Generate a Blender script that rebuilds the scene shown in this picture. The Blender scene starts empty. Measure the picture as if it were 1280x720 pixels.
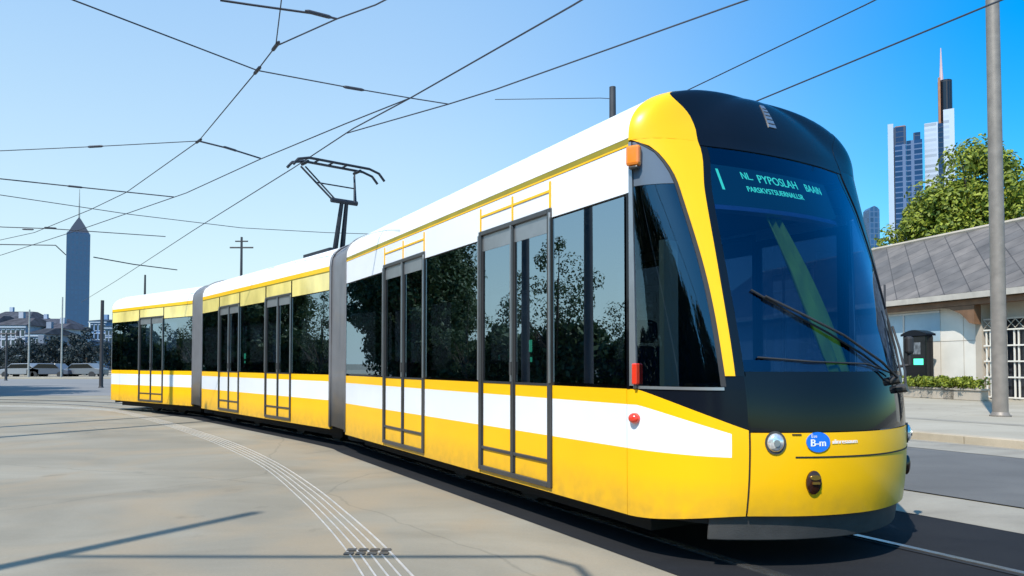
import bpy, bmesh, math, random
from mathutils import Vector, Matrix
R_ = math.radians
scene = bpy.context.scene
C = scene.collection
random.seed(7)

# ------------------------------------------------------------------ materials
def newmat(name):
    m = bpy.data.materials.new(name); m.use_nodes = True
    nt = m.node_tree; nt.nodes.clear()
    out = nt.nodes.new('ShaderNodeOutputMaterial')
    return m, nt, out
def N(nt, typ, **kw):
    n = nt.nodes.new(typ)
    for k, v in kw.items():
        if k.startswith('i_'):
            n.inputs[k[2:].replace('_', ' ')].default_value = v
        else: setattr(n, k, v)
    return n
def principled(name, col, rough=.5, metal=0, coat=0, var=0.0, vscale=3.0, bump=0.0, bscale=80., dirt=None, stretch=None, spec=.5, coatr=.05):
    """base colour with procedural wear: large soft variation, fine grain bump, optional dirt near a height"""
    m, nt, out = newmat(name)
    b = N(nt, 'ShaderNodeBsdfPrincipled'); nt.links.new(b.outputs[0], out.inputs[0])
    b.inputs['Roughness'].default_value = rough; b.inputs['Metallic'].default_value = metal
    b.inputs['Coat Weight'].default_value = coat; b.inputs['Coat Roughness'].default_value = coatr
    b.inputs['Specular IOR Level'].default_value = spec
    tc = N(nt, 'ShaderNodeTexCoord'); vec = tc.outputs['Object']
    if stretch:
        mp = N(nt, 'ShaderNodeMapping'); mp.inputs['Scale'].default_value = stretch
        nt.links.new(vec, mp.inputs[0]); vec = mp.outputs[0]
    n1 = N(nt, 'ShaderNodeTexNoise'); n1.inputs['Scale'].default_value = vscale; n1.inputs['Detail'].default_value = 6
    nt.links.new(vec, n1.inputs['Vector'])
    mr = N(nt, 'ShaderNodeMapRange'); mr.inputs[1].default_value = .3; mr.inputs[2].default_value = .7
    mr.inputs[3].default_value = 1-var; mr.inputs[4].default_value = 1+var
    nt.links.new(n1.outputs['Fac'], mr.inputs[0])
    mx = N(nt, 'ShaderNodeVectorMath', operation='SCALE'); mx.inputs[0].default_value = col[:3]
    nt.links.new(mr.outputs[0], mx.inputs['Scale'])
    colout = mx.outputs[0]
    if dirt:                       # (z_low, z_high, colour, amount): road grime on the lowest part of the body
        geo = N(nt, 'ShaderNodeNewGeometry'); sp = N(nt, 'ShaderNodeSeparateXYZ'); nt.links.new(geo.outputs['Position'], sp.inputs[0])
        m2 = N(nt, 'ShaderNodeMapRange'); m2.inputs[1].default_value = dirt[1]; m2.inputs[2].default_value = dirt[0]
        m2.inputs[3].default_value = 0; m2.inputs[4].default_value = dirt[3]; nt.links.new(sp.outputs['Z'], m2.inputs[0])
        n3 = N(nt, 'ShaderNodeTexNoise'); n3.inputs['Scale'].default_value = 9; n3.inputs['Detail'].default_value = 8; nt.links.new(tc.outputs['Object'], n3.inputs['Vector'])
        mm = N(nt, 'ShaderNodeMath', operation='MULTIPLY'); nt.links.new(m2.outputs[0], mm.inputs[0]); nt.links.new(n3.outputs['Fac'], mm.inputs[1])
        mix = N(nt, 'ShaderNodeMix', data_type='RGBA'); nt.links.new(mm.outputs[0], mix.inputs['Factor'])
        nt.links.new(colout, mix.inputs['A']); mix.inputs['B'].default_value = (*dirt[2], 1); colout = mix.outputs['Result']
    nt.links.new(colout, b.inputs['Base Color'])
    if bump:
        n2 = N(nt, 'ShaderNodeTexNoise'); n2.inputs['Scale'].default_value = bscale; n2.inputs['Detail'].default_value = 4
        nt.links.new(tc.outputs['Object'], n2.inputs['Vector'])
        bp = N(nt, 'ShaderNodeBump'); bp.inputs['Strength'].default_value = bump; bp.inputs['Distance'].default_value = .01
        nt.links.new(n2.outputs['Fac'], bp.inputs['Height']); nt.links.new(bp.outputs[0], b.inputs['Normal'])
    return m
def glassmat(name, tint, ior=1.9, refl=(1, 1, 1), wave=0.0, rough=0.0):
    m, nt, out = newmat(name)
    tr = N(nt, 'ShaderNodeBsdfTransparent'); tr.inputs[0].default_value = (*tint, 1)
    gl = N(nt, 'ShaderNodeBsdfGlossy'); gl.inputs['Color'].default_value = (*refl, 1); gl.inputs['Roughness'].default_value = rough
    fr = N(nt, 'ShaderNodeFresnel'); fr.inputs[0].default_value = ior
    if wave:
        tc = N(nt, 'ShaderNodeTexCoord'); n2 = N(nt, 'ShaderNodeTexNoise'); n2.inputs['Scale'].default_value = 1.3; n2.inputs['Detail'].default_value = 1
        nt.links.new(tc.outputs['Object'], n2.inputs['Vector'])
        bp = N(nt, 'ShaderNodeBump'); bp.inputs['Strength'].default_value = wave; bp.inputs['Distance'].default_value = .02
        nt.links.new(n2.outputs['Fac'], bp.inputs['Height']); nt.links.new(bp.outputs[0], gl.inputs['Normal'])
    ge = N(nt, 'ShaderNodeNewGeometry'); iv = N(nt, 'ShaderNodeMath', operation='SUBTRACT'); iv.inputs[0].default_value = 1; nt.links.new(ge.outputs['Backfacing'], iv.inputs[1])
    ml = N(nt, 'ShaderNodeMath', operation='MULTIPLY'); nt.links.new(fr.outputs[0], ml.inputs[0]); nt.links.new(iv.outputs[0], ml.inputs[1])
    mx = N(nt, 'ShaderNodeMixShader'); nt.links.new(ml.outputs[0], mx.inputs[0]); nt.links.new(tr.outputs[0], mx.inputs[1]); nt.links.new(gl.outputs[0], mx.inputs[2])
    nt.links.new(mx.outputs[0], out.inputs[0])
    return m
def emis(name, col, s):
    m, nt, out = newmat(name); e = N(nt, 'ShaderNodeEmission'); e.inputs[0].default_value = (*col, 1); e.inputs[1].default_value = s
    nt.links.new(e.outputs[0], out.inputs[0]); return m

GRIME = (.30, .48, (.12, .10, .07), .9)
M = {}
M['yellow'] = principled('tram_yellow_paint', (.92, .49, .003), .32, 0, .15, .03, 1.5, spec=.3, dirt=(.28, .62, (.20, .14, .05), .85))
M['white'] = principled('tram_white_paint', (.80, .82, .86), .25, 0, .5, .03, 1.5)
M['roof'] = principled('tram_roof_white', (.82, .82, .80), .38, 0, .2, .05, 1.2)
M['cream'] = principled('cream_yellow_band', (.80, .66, .22), .12, 0, .6, .25, 1.6, stretch=(1, 1, .6))
M['black'] = principled('gloss_black', (.005, .006, .008), .05, 0, 0, .1, 2, spec=.32)
M['navy'] = principled('cap_dark', (.005, .007, .012), .22, 0, 0, .1, 2, spec=.16)
M['rubber'] = principled('rubber', (.02, .02, .022), .7, var=.2)
M['frame'] = principled('door_frame_grey', (.06, .06, .06), .35, .3, .1, .1)
M['metal'] = principled('brushed_metal', (.42, .42, .42), .35, .8, var=.08, vscale=6)
M['gold'] = principled('gutter_gold', (.30, .24, .01), .4, .1, var=.15)
M['bellows'] = principled('bellows_grey', (.17, .17, .18), .5, .2, .1, .08, 4)
M['under'] = principled('underframe', (.012, .012, .013), .8, var=.3)
M['bumper'] = principled('bumper_grey', (.045, .045, .045), .6, var=.15, vscale=8, bump=.2)
M['inside'] = principled('interior_dark', (.10, .10, .11), .6, var=.1)
M['headgrey'] = principled('header_grey', (.11, .135, .17), .12, var=.05)
M['seatm'] = principled('seat_fabric', (.05, .06, .12), .8, var=.2, vscale=20)
M['pole_y'] = principled('grab_rail_yellow', (.6, .42, .02), .35, var=.05)
M['palegreen'] = principled('pale_green_panel', (.50, .75, .66), .5, var=.05)
M['olive'] = principled('olive_reflection', (.34, .40, .01), .8, var=.3, vscale=9, stretch=(1, 1, .2))  # colour of the reflected streak put behind the windscreen
M['orange'] = principled('orange_lens', (.85, .22, .01), .15, 0, .8)
M['red'] = principled('red_lens', (.75, .04, .015), .15, 0, .8)
M['lens'] = principled('headlamp_lens', (.75, .75, .75), .12, .6, 1., .25, 60)
M['blue'] = principled('badge_blue', (.01, .17, .75), .25, 0, .6)
M['badge'] = principled('badge_brown', (.05, .015, .006), .25, .3, .5)
M['brass'] = principled('badge_brass', (.75, .45, .10), .3, .9)
M['lettering'] = principled('white_lettering', (.85, .85, .85), .4)
M['led'] = emis('led_green', (.10, .95, .55), 1.6)
M['led_dim'] = emis('led_dim', (.012, .10, .15), .45)
M['glass'] = glassmat('tinted_side_glass', (.36, .38, .41), 5.5, (.70, .88, 1), .0)
M['cabglass'] = glassmat('cab_side_glass', (.42, .45, .48), 1.9, (.9, .95, 1), .0)
M['shield'] = glassmat('windscreen_glass', (.44, .57, .72), 1.7, (.50, .72, 1), .0)
M['steel'] = principled('rail_steel', (.42, .41, .40), .22, .9, var=.2, vscale=12)
M['wire'] = principled('wire_dark', (.03, .035, .05), .6)
M['pant'] = principled('pantograph_dark', (.018, .022, .03), .55, .2)
M['postgrey'] = principled('galvanised_post', (.36, .35, .33), .45, .35, var=.12, vscale=5, bump=.15)
M['postbrown'] = principled('weathered_post', (.23, .195, .165), .5, .2, var=.15, vscale=5, bump=.15)
M['postdark'] = principled('dark_post', (.035, .035, .04), .6, var=.2)

# ------------------------------------------------------------------ mesh builder
class MB:
    def __init__(s): s.v = []; s.f = []; s.m = []
    def add(s, vs, fs, mi=0):
        o = len(s.v); s.v += [tuple(v) for v in vs]
        for f in fs: s.f.append(tuple(i+o for i in f)); s.m.append(mi)
        return s
    def box(s, a, b, mi=0, fr=None):
        x0, y0, z0 = a; x1, y1, z1 = b
        vs = [(x0, y0, z0), (x1, y0, z0), (x1, y1, z0), (x0, y1, z0), (x0, y0, z1), (x1, y0, z1), (x1, y1, z1), (x0, y1, z1)]
        if fr: vs = [fr(*v) for v in vs]
        return s.add(vs, [(0, 3, 2, 1), (4, 5, 6, 7), (0, 1, 5, 4), (1, 2, 6, 5), (2, 3, 7, 6), (3, 0, 4, 7)], mi)
    def tube(s, pts, r, n=8, mi=0, caps=True):
        pts = [Vector(p) for p in pts]
        rs = r if isinstance(r, (list, tuple)) else [r]*len(pts)
        rings = []
        for i, p in enumerate(pts):
            d = (pts[min(i+1, len(pts)-1)]-pts[max(i-1, 0)])
            d = d.normalized() if d.length > 1e-9 else Vector((0, 0, 1))
            up = Vector((0, 0, 1)) if abs(d.z) < .95 else Vector((1, 0, 0))
            a = d.cross(up).normalized(); b = d.cross(a).normalized()
            rings.append([p+(a*math.cos(2*math.pi*k/n)+b*math.sin(2*math.pi*k/n))*rs[i] for k in range(n)])
        vs = [v for q in rings for v in q]; fs = []
        for i in range(len(pts)-1):
            for k in range(n): fs.append((i*n+k, i*n+(k+1) % n, (i+1)*n+(k+1) % n, (i+1)*n+k))
        if caps: fs.append(tuple(range(n))[::-1]); fs.append(tuple((len(pts)-1)*n+k for k in range(n)))
        return s.add(vs, fs, mi)
    def build(s, name, mats, parent=None, org=None, smooth=None, bevel=0, **tags):
        me = bpy.data.meshes.new(name)
        org = Vector(org) if org is not None else (Vector(parent['_org']) if parent is not None else Vector((0, 0, 0)))
        me.from_pydata([tuple(Vector(v)-org) for v in s.v], [], s.f)
        if not isinstance(mats, (list, tuple)): mats = [mats]
        for m in mats: me.materials.append(m)
        for p, mi in zip(me.polygons, s.m): p.material_index = mi
        bm = bmesh.new(); bm.from_mesh(me); bmesh.ops.recalc_face_normals(bm, faces=bm.faces); bm.to_mesh(me); bm.free()
        if smooth is not None:
            me.shade_smooth(); me.set_sharp_from_angle(angle=R_(smooth))
        o = bpy.data.objects.new(name, me); C.objects.link(o)
        if parent is not None: o.parent = parent
        else: o.location = org
        o['_org'] = tuple(org)
        if bevel:
            b = o.modifiers.new('bevel', 'BEVEL'); b.width = bevel; b.segments = 2; b.limit_method = 'ANGLE'; b.angle_limit = R_(40)
        tag(o, **tags)
        return o
def tag(o, label=None, cat=None, group=None, kind=None):
    if label: o['label'] = label
    if cat: o['category'] = cat
    if group: o['group'] = group
    if kind: o['kind'] = kind
    return o
def thing(name, label, cat, org, group=None):
    o = bpy.data.objects.new(name, None); C.objects.link(o); o.location = org; o.empty_display_size = .3
    o['_org'] = tuple(org); return tag(o, label, cat, group)
def text_mesh(s, size):
    cu = bpy.data.curves.new('t', 'FONT'); cu.body = s; cu.size = size; cu.align_x = 'LEFT'; cu.resolution_u = 3
    ob = bpy.data.objects.new('t', cu); C.objects.link(ob); bpy.context.view_layer.update()
    me = bpy.data.meshes.new_from_object(ob.evaluated_get(bpy.context.evaluated_depsgraph_get()))
    vs = [v.co.copy() for v in me.vertices]; fs = [tuple(p.vertices) for p in me.polygons]
    bpy.data.objects.remove(ob); bpy.data.curves.remove(cu); bpy.data.meshes.remove(me)
    return vs, fs

# ------------------------------------------------------------------ camera
FPX = 900.; CH = 1.38; HY = 455.
cam_d = bpy.data.cameras.new('camera'); cam = bpy.data.objects.new('camera', cam_d); C.objects.link(cam)
cam_d.sensor_width = 36; cam_d.lens = 36*FPX/1280
pitch = math.atan(FPX/31500.)
cam.location = (0, 0, CH); cam.rotation_euler = (R_(90)+pitch, 0, 0)
cam_d.shift_y = (95-FPX*math.tan(pitch))/1280.
cam_d.clip_start = .1; cam_d.clip_end = 6000
scene.camera = cam
def gp(px, py, z=0.):            # ground point measured off the photograph
    d = FPX*(z-CH)/(HY-py); return ((px-640)*d/FPX, d)

# ------------------------------------------------------------------ frames along the tram
class Frame:                     # u forward along the car, v across (0 = near side), z up
    def __init__(s, B, F, Rr): s.B = Vector(B); s.F = Vector(F).normalized(); s.R = Vector(Rr).normalized()
    def __call__(s, u, v, z):
        p = s.B+s.F*u+s.R*v; return Vector((p.x, p.y, z))
W = 2.52; HW = W/2
def mkframe(B, F): F = Vector(F).normalized(); return Frame(B, F, (-F.y, F.x))
f1 = mkframe((.845, 5.175), (.499, -.866))
f2 = mkframe((-3.03, 12.0), (.629, -.777))
f3 = mkframe((-8.2, 18.5), (.768, -.64))
L1, L2, L3 = 6.83, 7.27, 5.05

tram = thing('tram', 'long yellow and white articulated tram with black glass, turning across the square', 'tram', (.845, 5.175, 0))

# ---- side walls
def side_v(v0, out): return v0, out
def seg_box(mb, fr, u0, u1, far, off0, off1, z0, z1, mi=0):
    """box on a side; off measured outward from the side plane"""
    if far: va, vb = W+off0, W+off1
    else: va, vb = -off1, -off0
    mb.box((u0, va, z0), (u1, vb, z1), mi, fr)
ZB = [(.30, .777, 0), (.777, 1.09, 1), (1.09, 1.20, 0)]
def car_side(fr, L, items, far, upper, first=False):
    """items: list of (kind, k0, k1), k measured backwards from the front of the car"""
    for kind, k0, k1 in items:
        u0, u1 = -k1, -k0
        if kind == 'win':
            mb = MB()
            for z0, z1, mi in ZB: seg_box(mb, fr, u0+.006, u1-.006, far, -.05, 0, z0, z1, mi)
            mb.build('side_panel', [M['yellow'], M['white']], tram)
            mb = MB(); seg_box(mb, fr, u0+.02, u1-.02, far, -.02, .004, 1.23, 2.60)
            mb.build('window', M['glass'], tram)
            mb = MB()      # black glazing border behind the glass
            for a, b, c, d in ((u0, u1, 1.20, 1.27), (u0, u1, 2.55, 2.62), (u0, u0+.06, 1.27, 2.55), (u1-.06, u1, 1.27, 2.55)):
                seg_box(mb, fr, a, b, far, -.055, -.022, c, d)
            mb.build('window_frame', M['black'], tram)
        elif kind == 'door':
            d = MB(); w = .05
            for a, b, c, e in ((u0, u0+w, .34, 2.70), (u1-w, u1, .34, 2.70), (u0+w, u1-w, .34, .385), (u0+w, u1-w, 2.655, 2.70)):
                seg_box(d, fr, a, b, far, -.05, .022, c, e)
            um = (u0+u1)/2
            seg_box(d, fr, um-.022, um+.022, far, -.04, .018, .385, 2.655)
            seg_box(d, fr, u0+w, um-.022, far, -.03, .014, .545, .575); seg_box(d, fr, um+.022, u1-w, far, -.03, .014, .545, .575)
            door = d.build('door', M['frame'], tram, bevel=.006)
            e = MB()            # brushed metal edge strips beside the glass
            for uu in (u0-.004, u1-.012, um-.008):
                seg_box(e, fr, uu, uu+.016, far, .018, .030, 1.22, 2.66)
            e.build('edge_strip', M['metal'], door)
            for a, b in ((u0+w, um-.022), (um+.022, u1-w)):
                l = MB()
                for z0, z1, mi in ((.385, .545, 0), (.575, .777, 0), (.777, 1.09, 1), (1.09, 1.20, 0)):
                    seg_box(l, fr, a, b, far, -.04, -.002, z0, z1, mi)
                leaf = l.build('door_leaf', [M['yellow'], M['white']], door)
                g = MB(); seg_box(g, fr, a, b, far, -.02, -.006, 1.21, 2.50); g.build('pane', M['glass'], door)
                q = MB()
                for x0_, x1_ in ((a, a+.022), (b-.022, b)): seg_box(q, fr, x0_, x1_, far, -.004, .004, .39, 2.50)
                seg_box(q, fr, a+.022, b-.022, far, -.004, .002, 1.195, 1.215)
                q.build('rubber_seal', M['rubber'], leaf)
                h = MB(); seg_box(h, fr, a, b, far, -.03, -.002, 2.50, 2.655); h.build('header', M['metal'], door)
            q = MB(); seg_box(q, fr, um-.016, um+.016, far, .018, .032, 1.28, 1.40); q.build('door_button', M['bumper'], door)
            mb = MB(); seg_box(mb, fr, u0, u1, far, -.05, -.004, .30, .338); mb.build('sill', M['yellow'], tram)
            if upper == 'white':       # yellow outline of the door pocket on the band above
                y = MB()
                for uu in (u0+.02, um, u1-.02): seg_box(y, fr, uu-.012, uu+.012, far, .002, .009, 2.705, 2.93)
                seg_box(y, fr, u0+.032, um-.012, far, .002, .008, 2.84, 2.86)
                seg_box(y, fr, um+.012, u1-.032, far, .002, .008, 2.84, 2.86)
                y.build('pocket_trim', M['yellow'], tram)
        else:                       # pillar
            mb = MB()
            for z0, z1, mi in ZB: seg_box(mb, fr, u0, u1, far, -.05, 0, z0, z1, mi)
            mb.build('side_panel', [M['yellow'], M['white']], tram)
            mb = MB(); seg_box(mb, fr, u0, u1, far, -.05, .002, 1.20, 2.62); mb.build('pillar', M['black'], tram)
    # band above the windows
    mb = MB(); ks = sorted({0, L} | {k for it in items for k in it[1:] if it[0] == 'door'})
    if upper == 'white':
        for a, b in zip(ks, ks[1:]):
            isd = any(it[0] == 'door' and abs(it[1]-a) < 1e-6 for it in items)
            seg_box(mb, fr, -b+.002, -a-.002, far, -.05, 0, 2.70 if isd else 2.62, 2.955)
        mb.build('cantrail', M['white'], tram)
        g = MB(); seg_box(g, fr, -L, 0, far, -.05, .004, 2.958, 2.972, 1); seg_box(g, fr, -L, 0, far, -.03, -.002, 2.972, 3.02, 0)
        g.build('gutter', [M['gold'], M['yellow']], tram)
    else:
        for a, b in zip(ks, ks[1:]):
            isd = any(it[0] == 'door' and abs(it[1]-a) < 1e-6 for it in items)
            seg_box(mb, fr, -b+.02, -a-.02, far, -.05, 0, 2.70 if isd else 2.62, 2.92, 0)
            seg_box(mb, fr, -a-.02, -a+.02, far, -.05, .006, 2.60, 2.92, 1)
        mb.build('cantrail', [M['cream'], M['black']], tram)
        g = MB(); seg_box(g, fr, -L, 0, far, -.05, .004, 2.925, 2.945, 1); seg_box(g, fr, -L, 0, far, -.04, 0, 2.945, 3.02, 0)
        g.build('gutter', [M['yellow'], M['gold']], tram)
    t = MB(); seg_box(t, fr, -L, 0, far, -.16, -.06, .30, .34); seg_box(t, fr, -L, 0, far, -.10, -.055, .30, 1.2)
    t.build('inner_wall', M['inside'], tram)

def roof_profile(n=12, inset=0.):
    pts = []
    for i in range(n+1):
        ph = math.pi/2*i/n
        c = max(math.cos(ph), 0)**.8; s = math.sin(ph)**.85
        pts.append((HW-HW*c*(1-inset/HW), 3.02+(.50-inset)*s))
    return pts+[(W-v, z) for v, z in pts[-2::-1]]
def roof(fr, L):
    o, i = roof_profile(), roof_profile(inset=.06)
    m = MB(); n = len(o); vs = []; fs = []
    us = [0, -L/3, -2*L/3, -L]
    for u in us: vs += [fr(u, v, z) for v, z in o]+[fr(u, v, z) for v, z in i]
    for k in range(len(us)-1):
        a = k*2*n; b = a+2*n
        for j in range(n-1):
            fs.append((a+j, a+j+1, b+j+1, b+j)); fs.append((a+n+j, b+n+j, b+n+j+1, a+n+j+1))
        fs.append((a, b, b+n, a+n)); fs.append((a+n-1, a+2*n-1, b+2*n-1, b+n-1))
    for a in (0, (len(us)-1)*2*n):
        for j in range(n-1): fs.append((a+j, a+n+j, a+n+j+1, a+j+1))
    m.add(vs, fs); m.build('roof', M['roof'], tram, smooth=35)
    for k in range(1, int(L/1.9)+1):     # raised joint strips across the roof sheets
        u = -k*L/(int(L/1.9)+1); q = MB(); o2 = roof_profile(inset=-.003)
        vs = []; 
        for uu in (u-.012, u+.012): vs += [fr(uu, v, z) for v, z in o2]
        q.add(vs, [(j, j+1, n+j+1, n+j) for j in range(1, n-2)]); q.build('roof_seam', M['roof'], tram, smooth=35)
for fr, L, items, up in (
    (f1, L1, [('pillar', 0, .03), ('win', .03, 1.019), ('door', 1.019, 2.334), ('win', 2.334, 3.735), ('door', 3.735, 5.116), ('win', 5.116, L1)], 'white'),
    (f2, L2, [('win', 0, 1.66), ('door', 1.66, 2.97), ('win', 2.97, 4.52), ('door', 4.52, 5.92), ('win', 5.92, L2)], 'cream'),
    (f3, L3, [('win', 0, 1.66), ('door', 1.66, 3.16), ('win', 3.16, 4.45), ('win', 4.45, L3)], 'cream')):
    for far in (False, True): car_side(fr, L, items, far, up)
    roof(fr, L)
    m = MB(); m.box((-L, .06, .31), (0, W-.06, .37), 0, fr); m.build('floor', M['inside'], tram)
    m = MB(); m.box((-L, .10, 2.72), (0, W-.10, 2.76), 0, fr); m.build('ceiling_panel', M['inside'], tram)
    m = MB(); m.box((-L+.1, .28, .14), (-.1, W-.28, .305), 0, fr)
    m.build('underframe', M['under'], tram)

# ---- bellows between the cars
def ring(fr, u, ins):
    pts = [(0, .34), (0, 1.2), (0, 2.2), (0, 3.0)]+roof_profile(8)[1:-1]+[(W, 3.0), (W, 2.2), (W, 1.2), (W, .34)]
    return [fr(u, HW+(v-HW)*(1-ins/HW), .34+(z-.34)*(1-ins/3)) for v, z in pts]
def bellows(fa, La, fb):
    a = ring(fa, -La, 0); b = ring(fb, 0, 0); m = MB(); vs = []; K = 18
    ca = sum(a, Vector())/len(a)
    for k in range(K+1):
        t = k/K
        w = [0, .012, 0, .012][k % 4] if 0 < k < K else 0
        w += .02 if 0 < k < K else 0
        row = [p.lerp(q, t) for p, q in zip(a, b)]; c = sum(row, Vector())/len(row)
        vs += [p+(c-p).normalized()*w for p in row]
    n = len(a); fs = [(k*n+j, k*n+j+1, (k+1)*n+j+1, (k+1)*n+j) for k in range(K) for j in range(n-1)]
    m.add(vs, fs)
    o = m.build('bellows', M['bellows'], tram, smooth=50)
    s = o.modifiers.new('s', 'SOLIDIFY'); s.thickness = .03
    for fr, u in ((fa, -La), (fb, 0)):      # metal rim at each end
        r0, r1 = ring(fr, u-.03, -.012), ring(fr, u+.03, -.012)
        q = MB(); q.add(r0+r1, [(j, j+1, n+j+1, n+j) for j in range(n-1)]); e = q.build('bellows_rim', M['bellows'], tram, smooth=50)
        s = e.modifiers.new('s', 'SOLIDIFY'); s.thickness = .02
    mb = MB(); mid = (fa(-La, HW, 0)+fb(0, HW, 0))/2
    mb.tube([(mid.x, mid.y, .14), (mid.x, mid.y, .33)], 1.0, 24); mb.build('turntable', M['under'], tram)
bellows(f1, L1, f2); bellows(f2, L2, f3)

# ---- bogies and wheels
def bogie(fr, u):
    b = MB(); b.box((u-1.1, .35, .16), (u+1.1, .42, .36), 0, fr); b.box((u-1.1, W-.42, .16), (u+1.1, W-.35, .36), 0, fr); b.box((u-.3, .42, .18), (u+.3, W-.42, .34), 0, fr)
    o = b.build('bogie', M['under'], tram)
    for du in (-.8, .8):
        for v in (.50, W-.58):
            w = MB(); c = fr(u+du, v, .28); R3 = Vector((fr.R.x, fr.R.y, 0))
            w.tube([c, c+R3*.09], .28, 20); w.tube([c-R3*.03, c], .16, 14); w.build('wheel', M['bumper'], o, smooth=40)
bogie(f1, -3.0); bogie(f2, -1.6); bogie(f2, -5.6); bogie(f3, -2.4)

# ---- nose
CP = [(0, 0), (.30, .07), (.56, .21), (.75, .45), (.94, .82), (1.02, HW)]
PP = CP+[(u, W-v) for u, v in CP[-2::-1]]
ZA = [0, .3, .6, .95, 1.3, 2.0, 2.6, 3.02]; AA = [.90, .97, 1.02, 1.03, .98, .75, .50, .30]
def interp(x, X, Y):
    if x <= X[0]: return Y[0]
    for i in range(len(X)-1):
        if x <= X[i+1]:
            f = (x-X[i])/(X[i+1]-X[i]); return Y[i]+(Y[i+1]-Y[i])*f
    return Y[-1]
def spl(x, X, Y):                # smooth (Catmull-Rom) table lookup
    n = len(X)-1; x = min(max(x, X[0]), X[-1]); i = 0
    while i < n-1 and x > X[i+1]: i += 1
    h = X[i+1]-X[i]; f = (x-X[i])/h
    def sl(k):
        if k <= 0: return (Y[1]-Y[0])/(X[1]-X[0])
        if k >= n: return (Y[n]-Y[n-1])/(X[n]-X[n-1])
        return (Y[k+1]-Y[k-1])/(X[k+1]-X[k-1])
    a, b = sl(i)*h, sl(i+1)*h
    return (2*f**3-3*f*f+1)*Y[i]+(f**3-2*f*f+f)*a+(-2*f**3+3*f*f)*Y[i+1]+(f**3-f*f)*b
def plan(t):
    n = len(PP)-1; x = min(max(t*n, 0), n-1e-9); i = int(x); f = x-i
    g = lambda k: PP[k] if 0 <= k <= n else ((-.35, 0) if k < 0 else (-.35, W))
    a, b, c, d = g(i-1), g(i), g(i+1), g(i+2)
    return [.5*(2*b[q]+(c[q]-a[q])*f+(2*a[q]-5*b[q]+4*c[q]-d[q])*f*f+(3*b[q]-a[q]-3*c[q]+d[q])*f**3) for q in (0, 1)]
class Nose:
    def __init__(s, fr, k=1.0): s.fr = fr; s.k = k
    def uvz(s, t, h):
        z = min(h, 3.02); p = plan(t); p[0] *= spl(z, ZA, AA)*s.k
        if h > 3.02:
            x = min(h-3.02, 1); ph = x*math.pi/2; m = min(t, 1-t); w = min(max((m-.1)/.2, 0), 1); w = w*w*(3-2*w)
            c = (1-w)*max(math.cos(ph), 0)**.8+w*(1-x)
            p = [p[0]*c, HW+(p[1]-HW)*c]; z = 3.02+.50*math.sin(ph)**.85
        return p[0], p[1], z
    def P(s, t, h): return s.fr(*s.uvz(t, h))
    def Nn(s, t, h):
        e = .004
        a = s.P(min(t+e, 1), h)-s.P(max(t-e, 0), h); b = s.P(t, min(h+e, 4.0))-s.P(t, max(h-e, 0))
        n = a.cross(b); n = n.normalized() if n.length > 1e-9 else Vector((0, 0, 1))
        c = s.fr(-1.0, HW, 1.6)
        if n.dot(s.P(t, h)-c) < 0: n = -n
        return n
    def Q(s, t, h, off=0.): return s.P(t, h)+s.Nn(t, h)*off
    def patch(s, mb, h0, h1, t0, t1, nt, nh, mi=0, off=0., th=.025):
        """t0,t1: constants or functions of h;  or h0,h1 functions of t"""
        grid = []
        for j in range(nh+1):
            for i in range(nt+1):
                if callable(h0) or callable(h1):
                    t = t0+(t1-t0)*i/nt; a = h0(t) if callable(h0) else h0; b = h1(t) if callable(h1) else h1; h = a+(b-a)*j/nh
                else:
                    h = h0+(h1-h0)*j/nh; a = t0(h) if callable(t0) else t0; b = t1(h) if callable(t1) else t1; t = a+(b-a)*i/nt
                grid.append((t, h))
        o = [s.Q(t, h, off) for t, h in grid]; q = [s.Q(t, h, off-th) for t, h in grid]
        n = nt+1; k = len(o); fs = []
        for j in range(nh):
            for i in range(nt):
                a = j*n+i; fs.append((a, a+1, a+n+1, a+n)); fs.append((k+a, k+a+n, k+a+n+1, k+a+1))
        for i in range(nt):
            fs.append((i, k+i, k+i+1, i+1)); a = nh*n+i; fs.append((a, a+1, k+a+1, k+a))
        for j in range(nh):
            a = j*n; fs.append((a, a+n, k+a+n, k+a)); a = j*n+nt; fs.append((a, k+a, k+a+n, a+n))
        mb.add(o+q, fs, mi); return mb
    def mapped(s, mb, vs, fs, t0, h0, kx, off, mi=0, slope=0., th=0.004):
        o = [s.Q(t0+v.x*kx, h0+v.y+slope*v.x, off) for v in vs]
        mb.add(o, fs, mi); return mb
    def disc(s, mb, t, h, rx, rz, off0, off1, n=20, mi=0, dome=0.):
        c = s.P(t, h); nn = s.Nn(t, h); a = Vector((0, 0, 1)).cross(nn).normalized(); b = nn.cross(a)
        vs = []
        prof = [(1, off0), (1, off1)]+([(.75, off1+dome*.6), (.4, off1+dome*.9)] if dome else [])
        for r, o in prof: vs += [c+a*rx*r*math.cos(2*math.pi*k/n)+b*rz*r*math.sin(2*math.pi*k/n)+nn*o for k in range(n)]
        fs = [(q*n+k, q*n+(k+1) % n, (q+1)*n+(k+1) % n, (q+1)*n+k) for q in range(len(prof)-1) for k in range(n)]
        fs.append(tuple(range(n))[::-1]); fs.append(tuple((len(prof)-1)*n+k for k in range(n)))
        mb.add(vs, fs, mi); return mb
def zlo(t): m = min(t, 1-t); return .30+.08*min(m/.3, 1)**2*(3-2*min(m/.3, 1))
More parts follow.
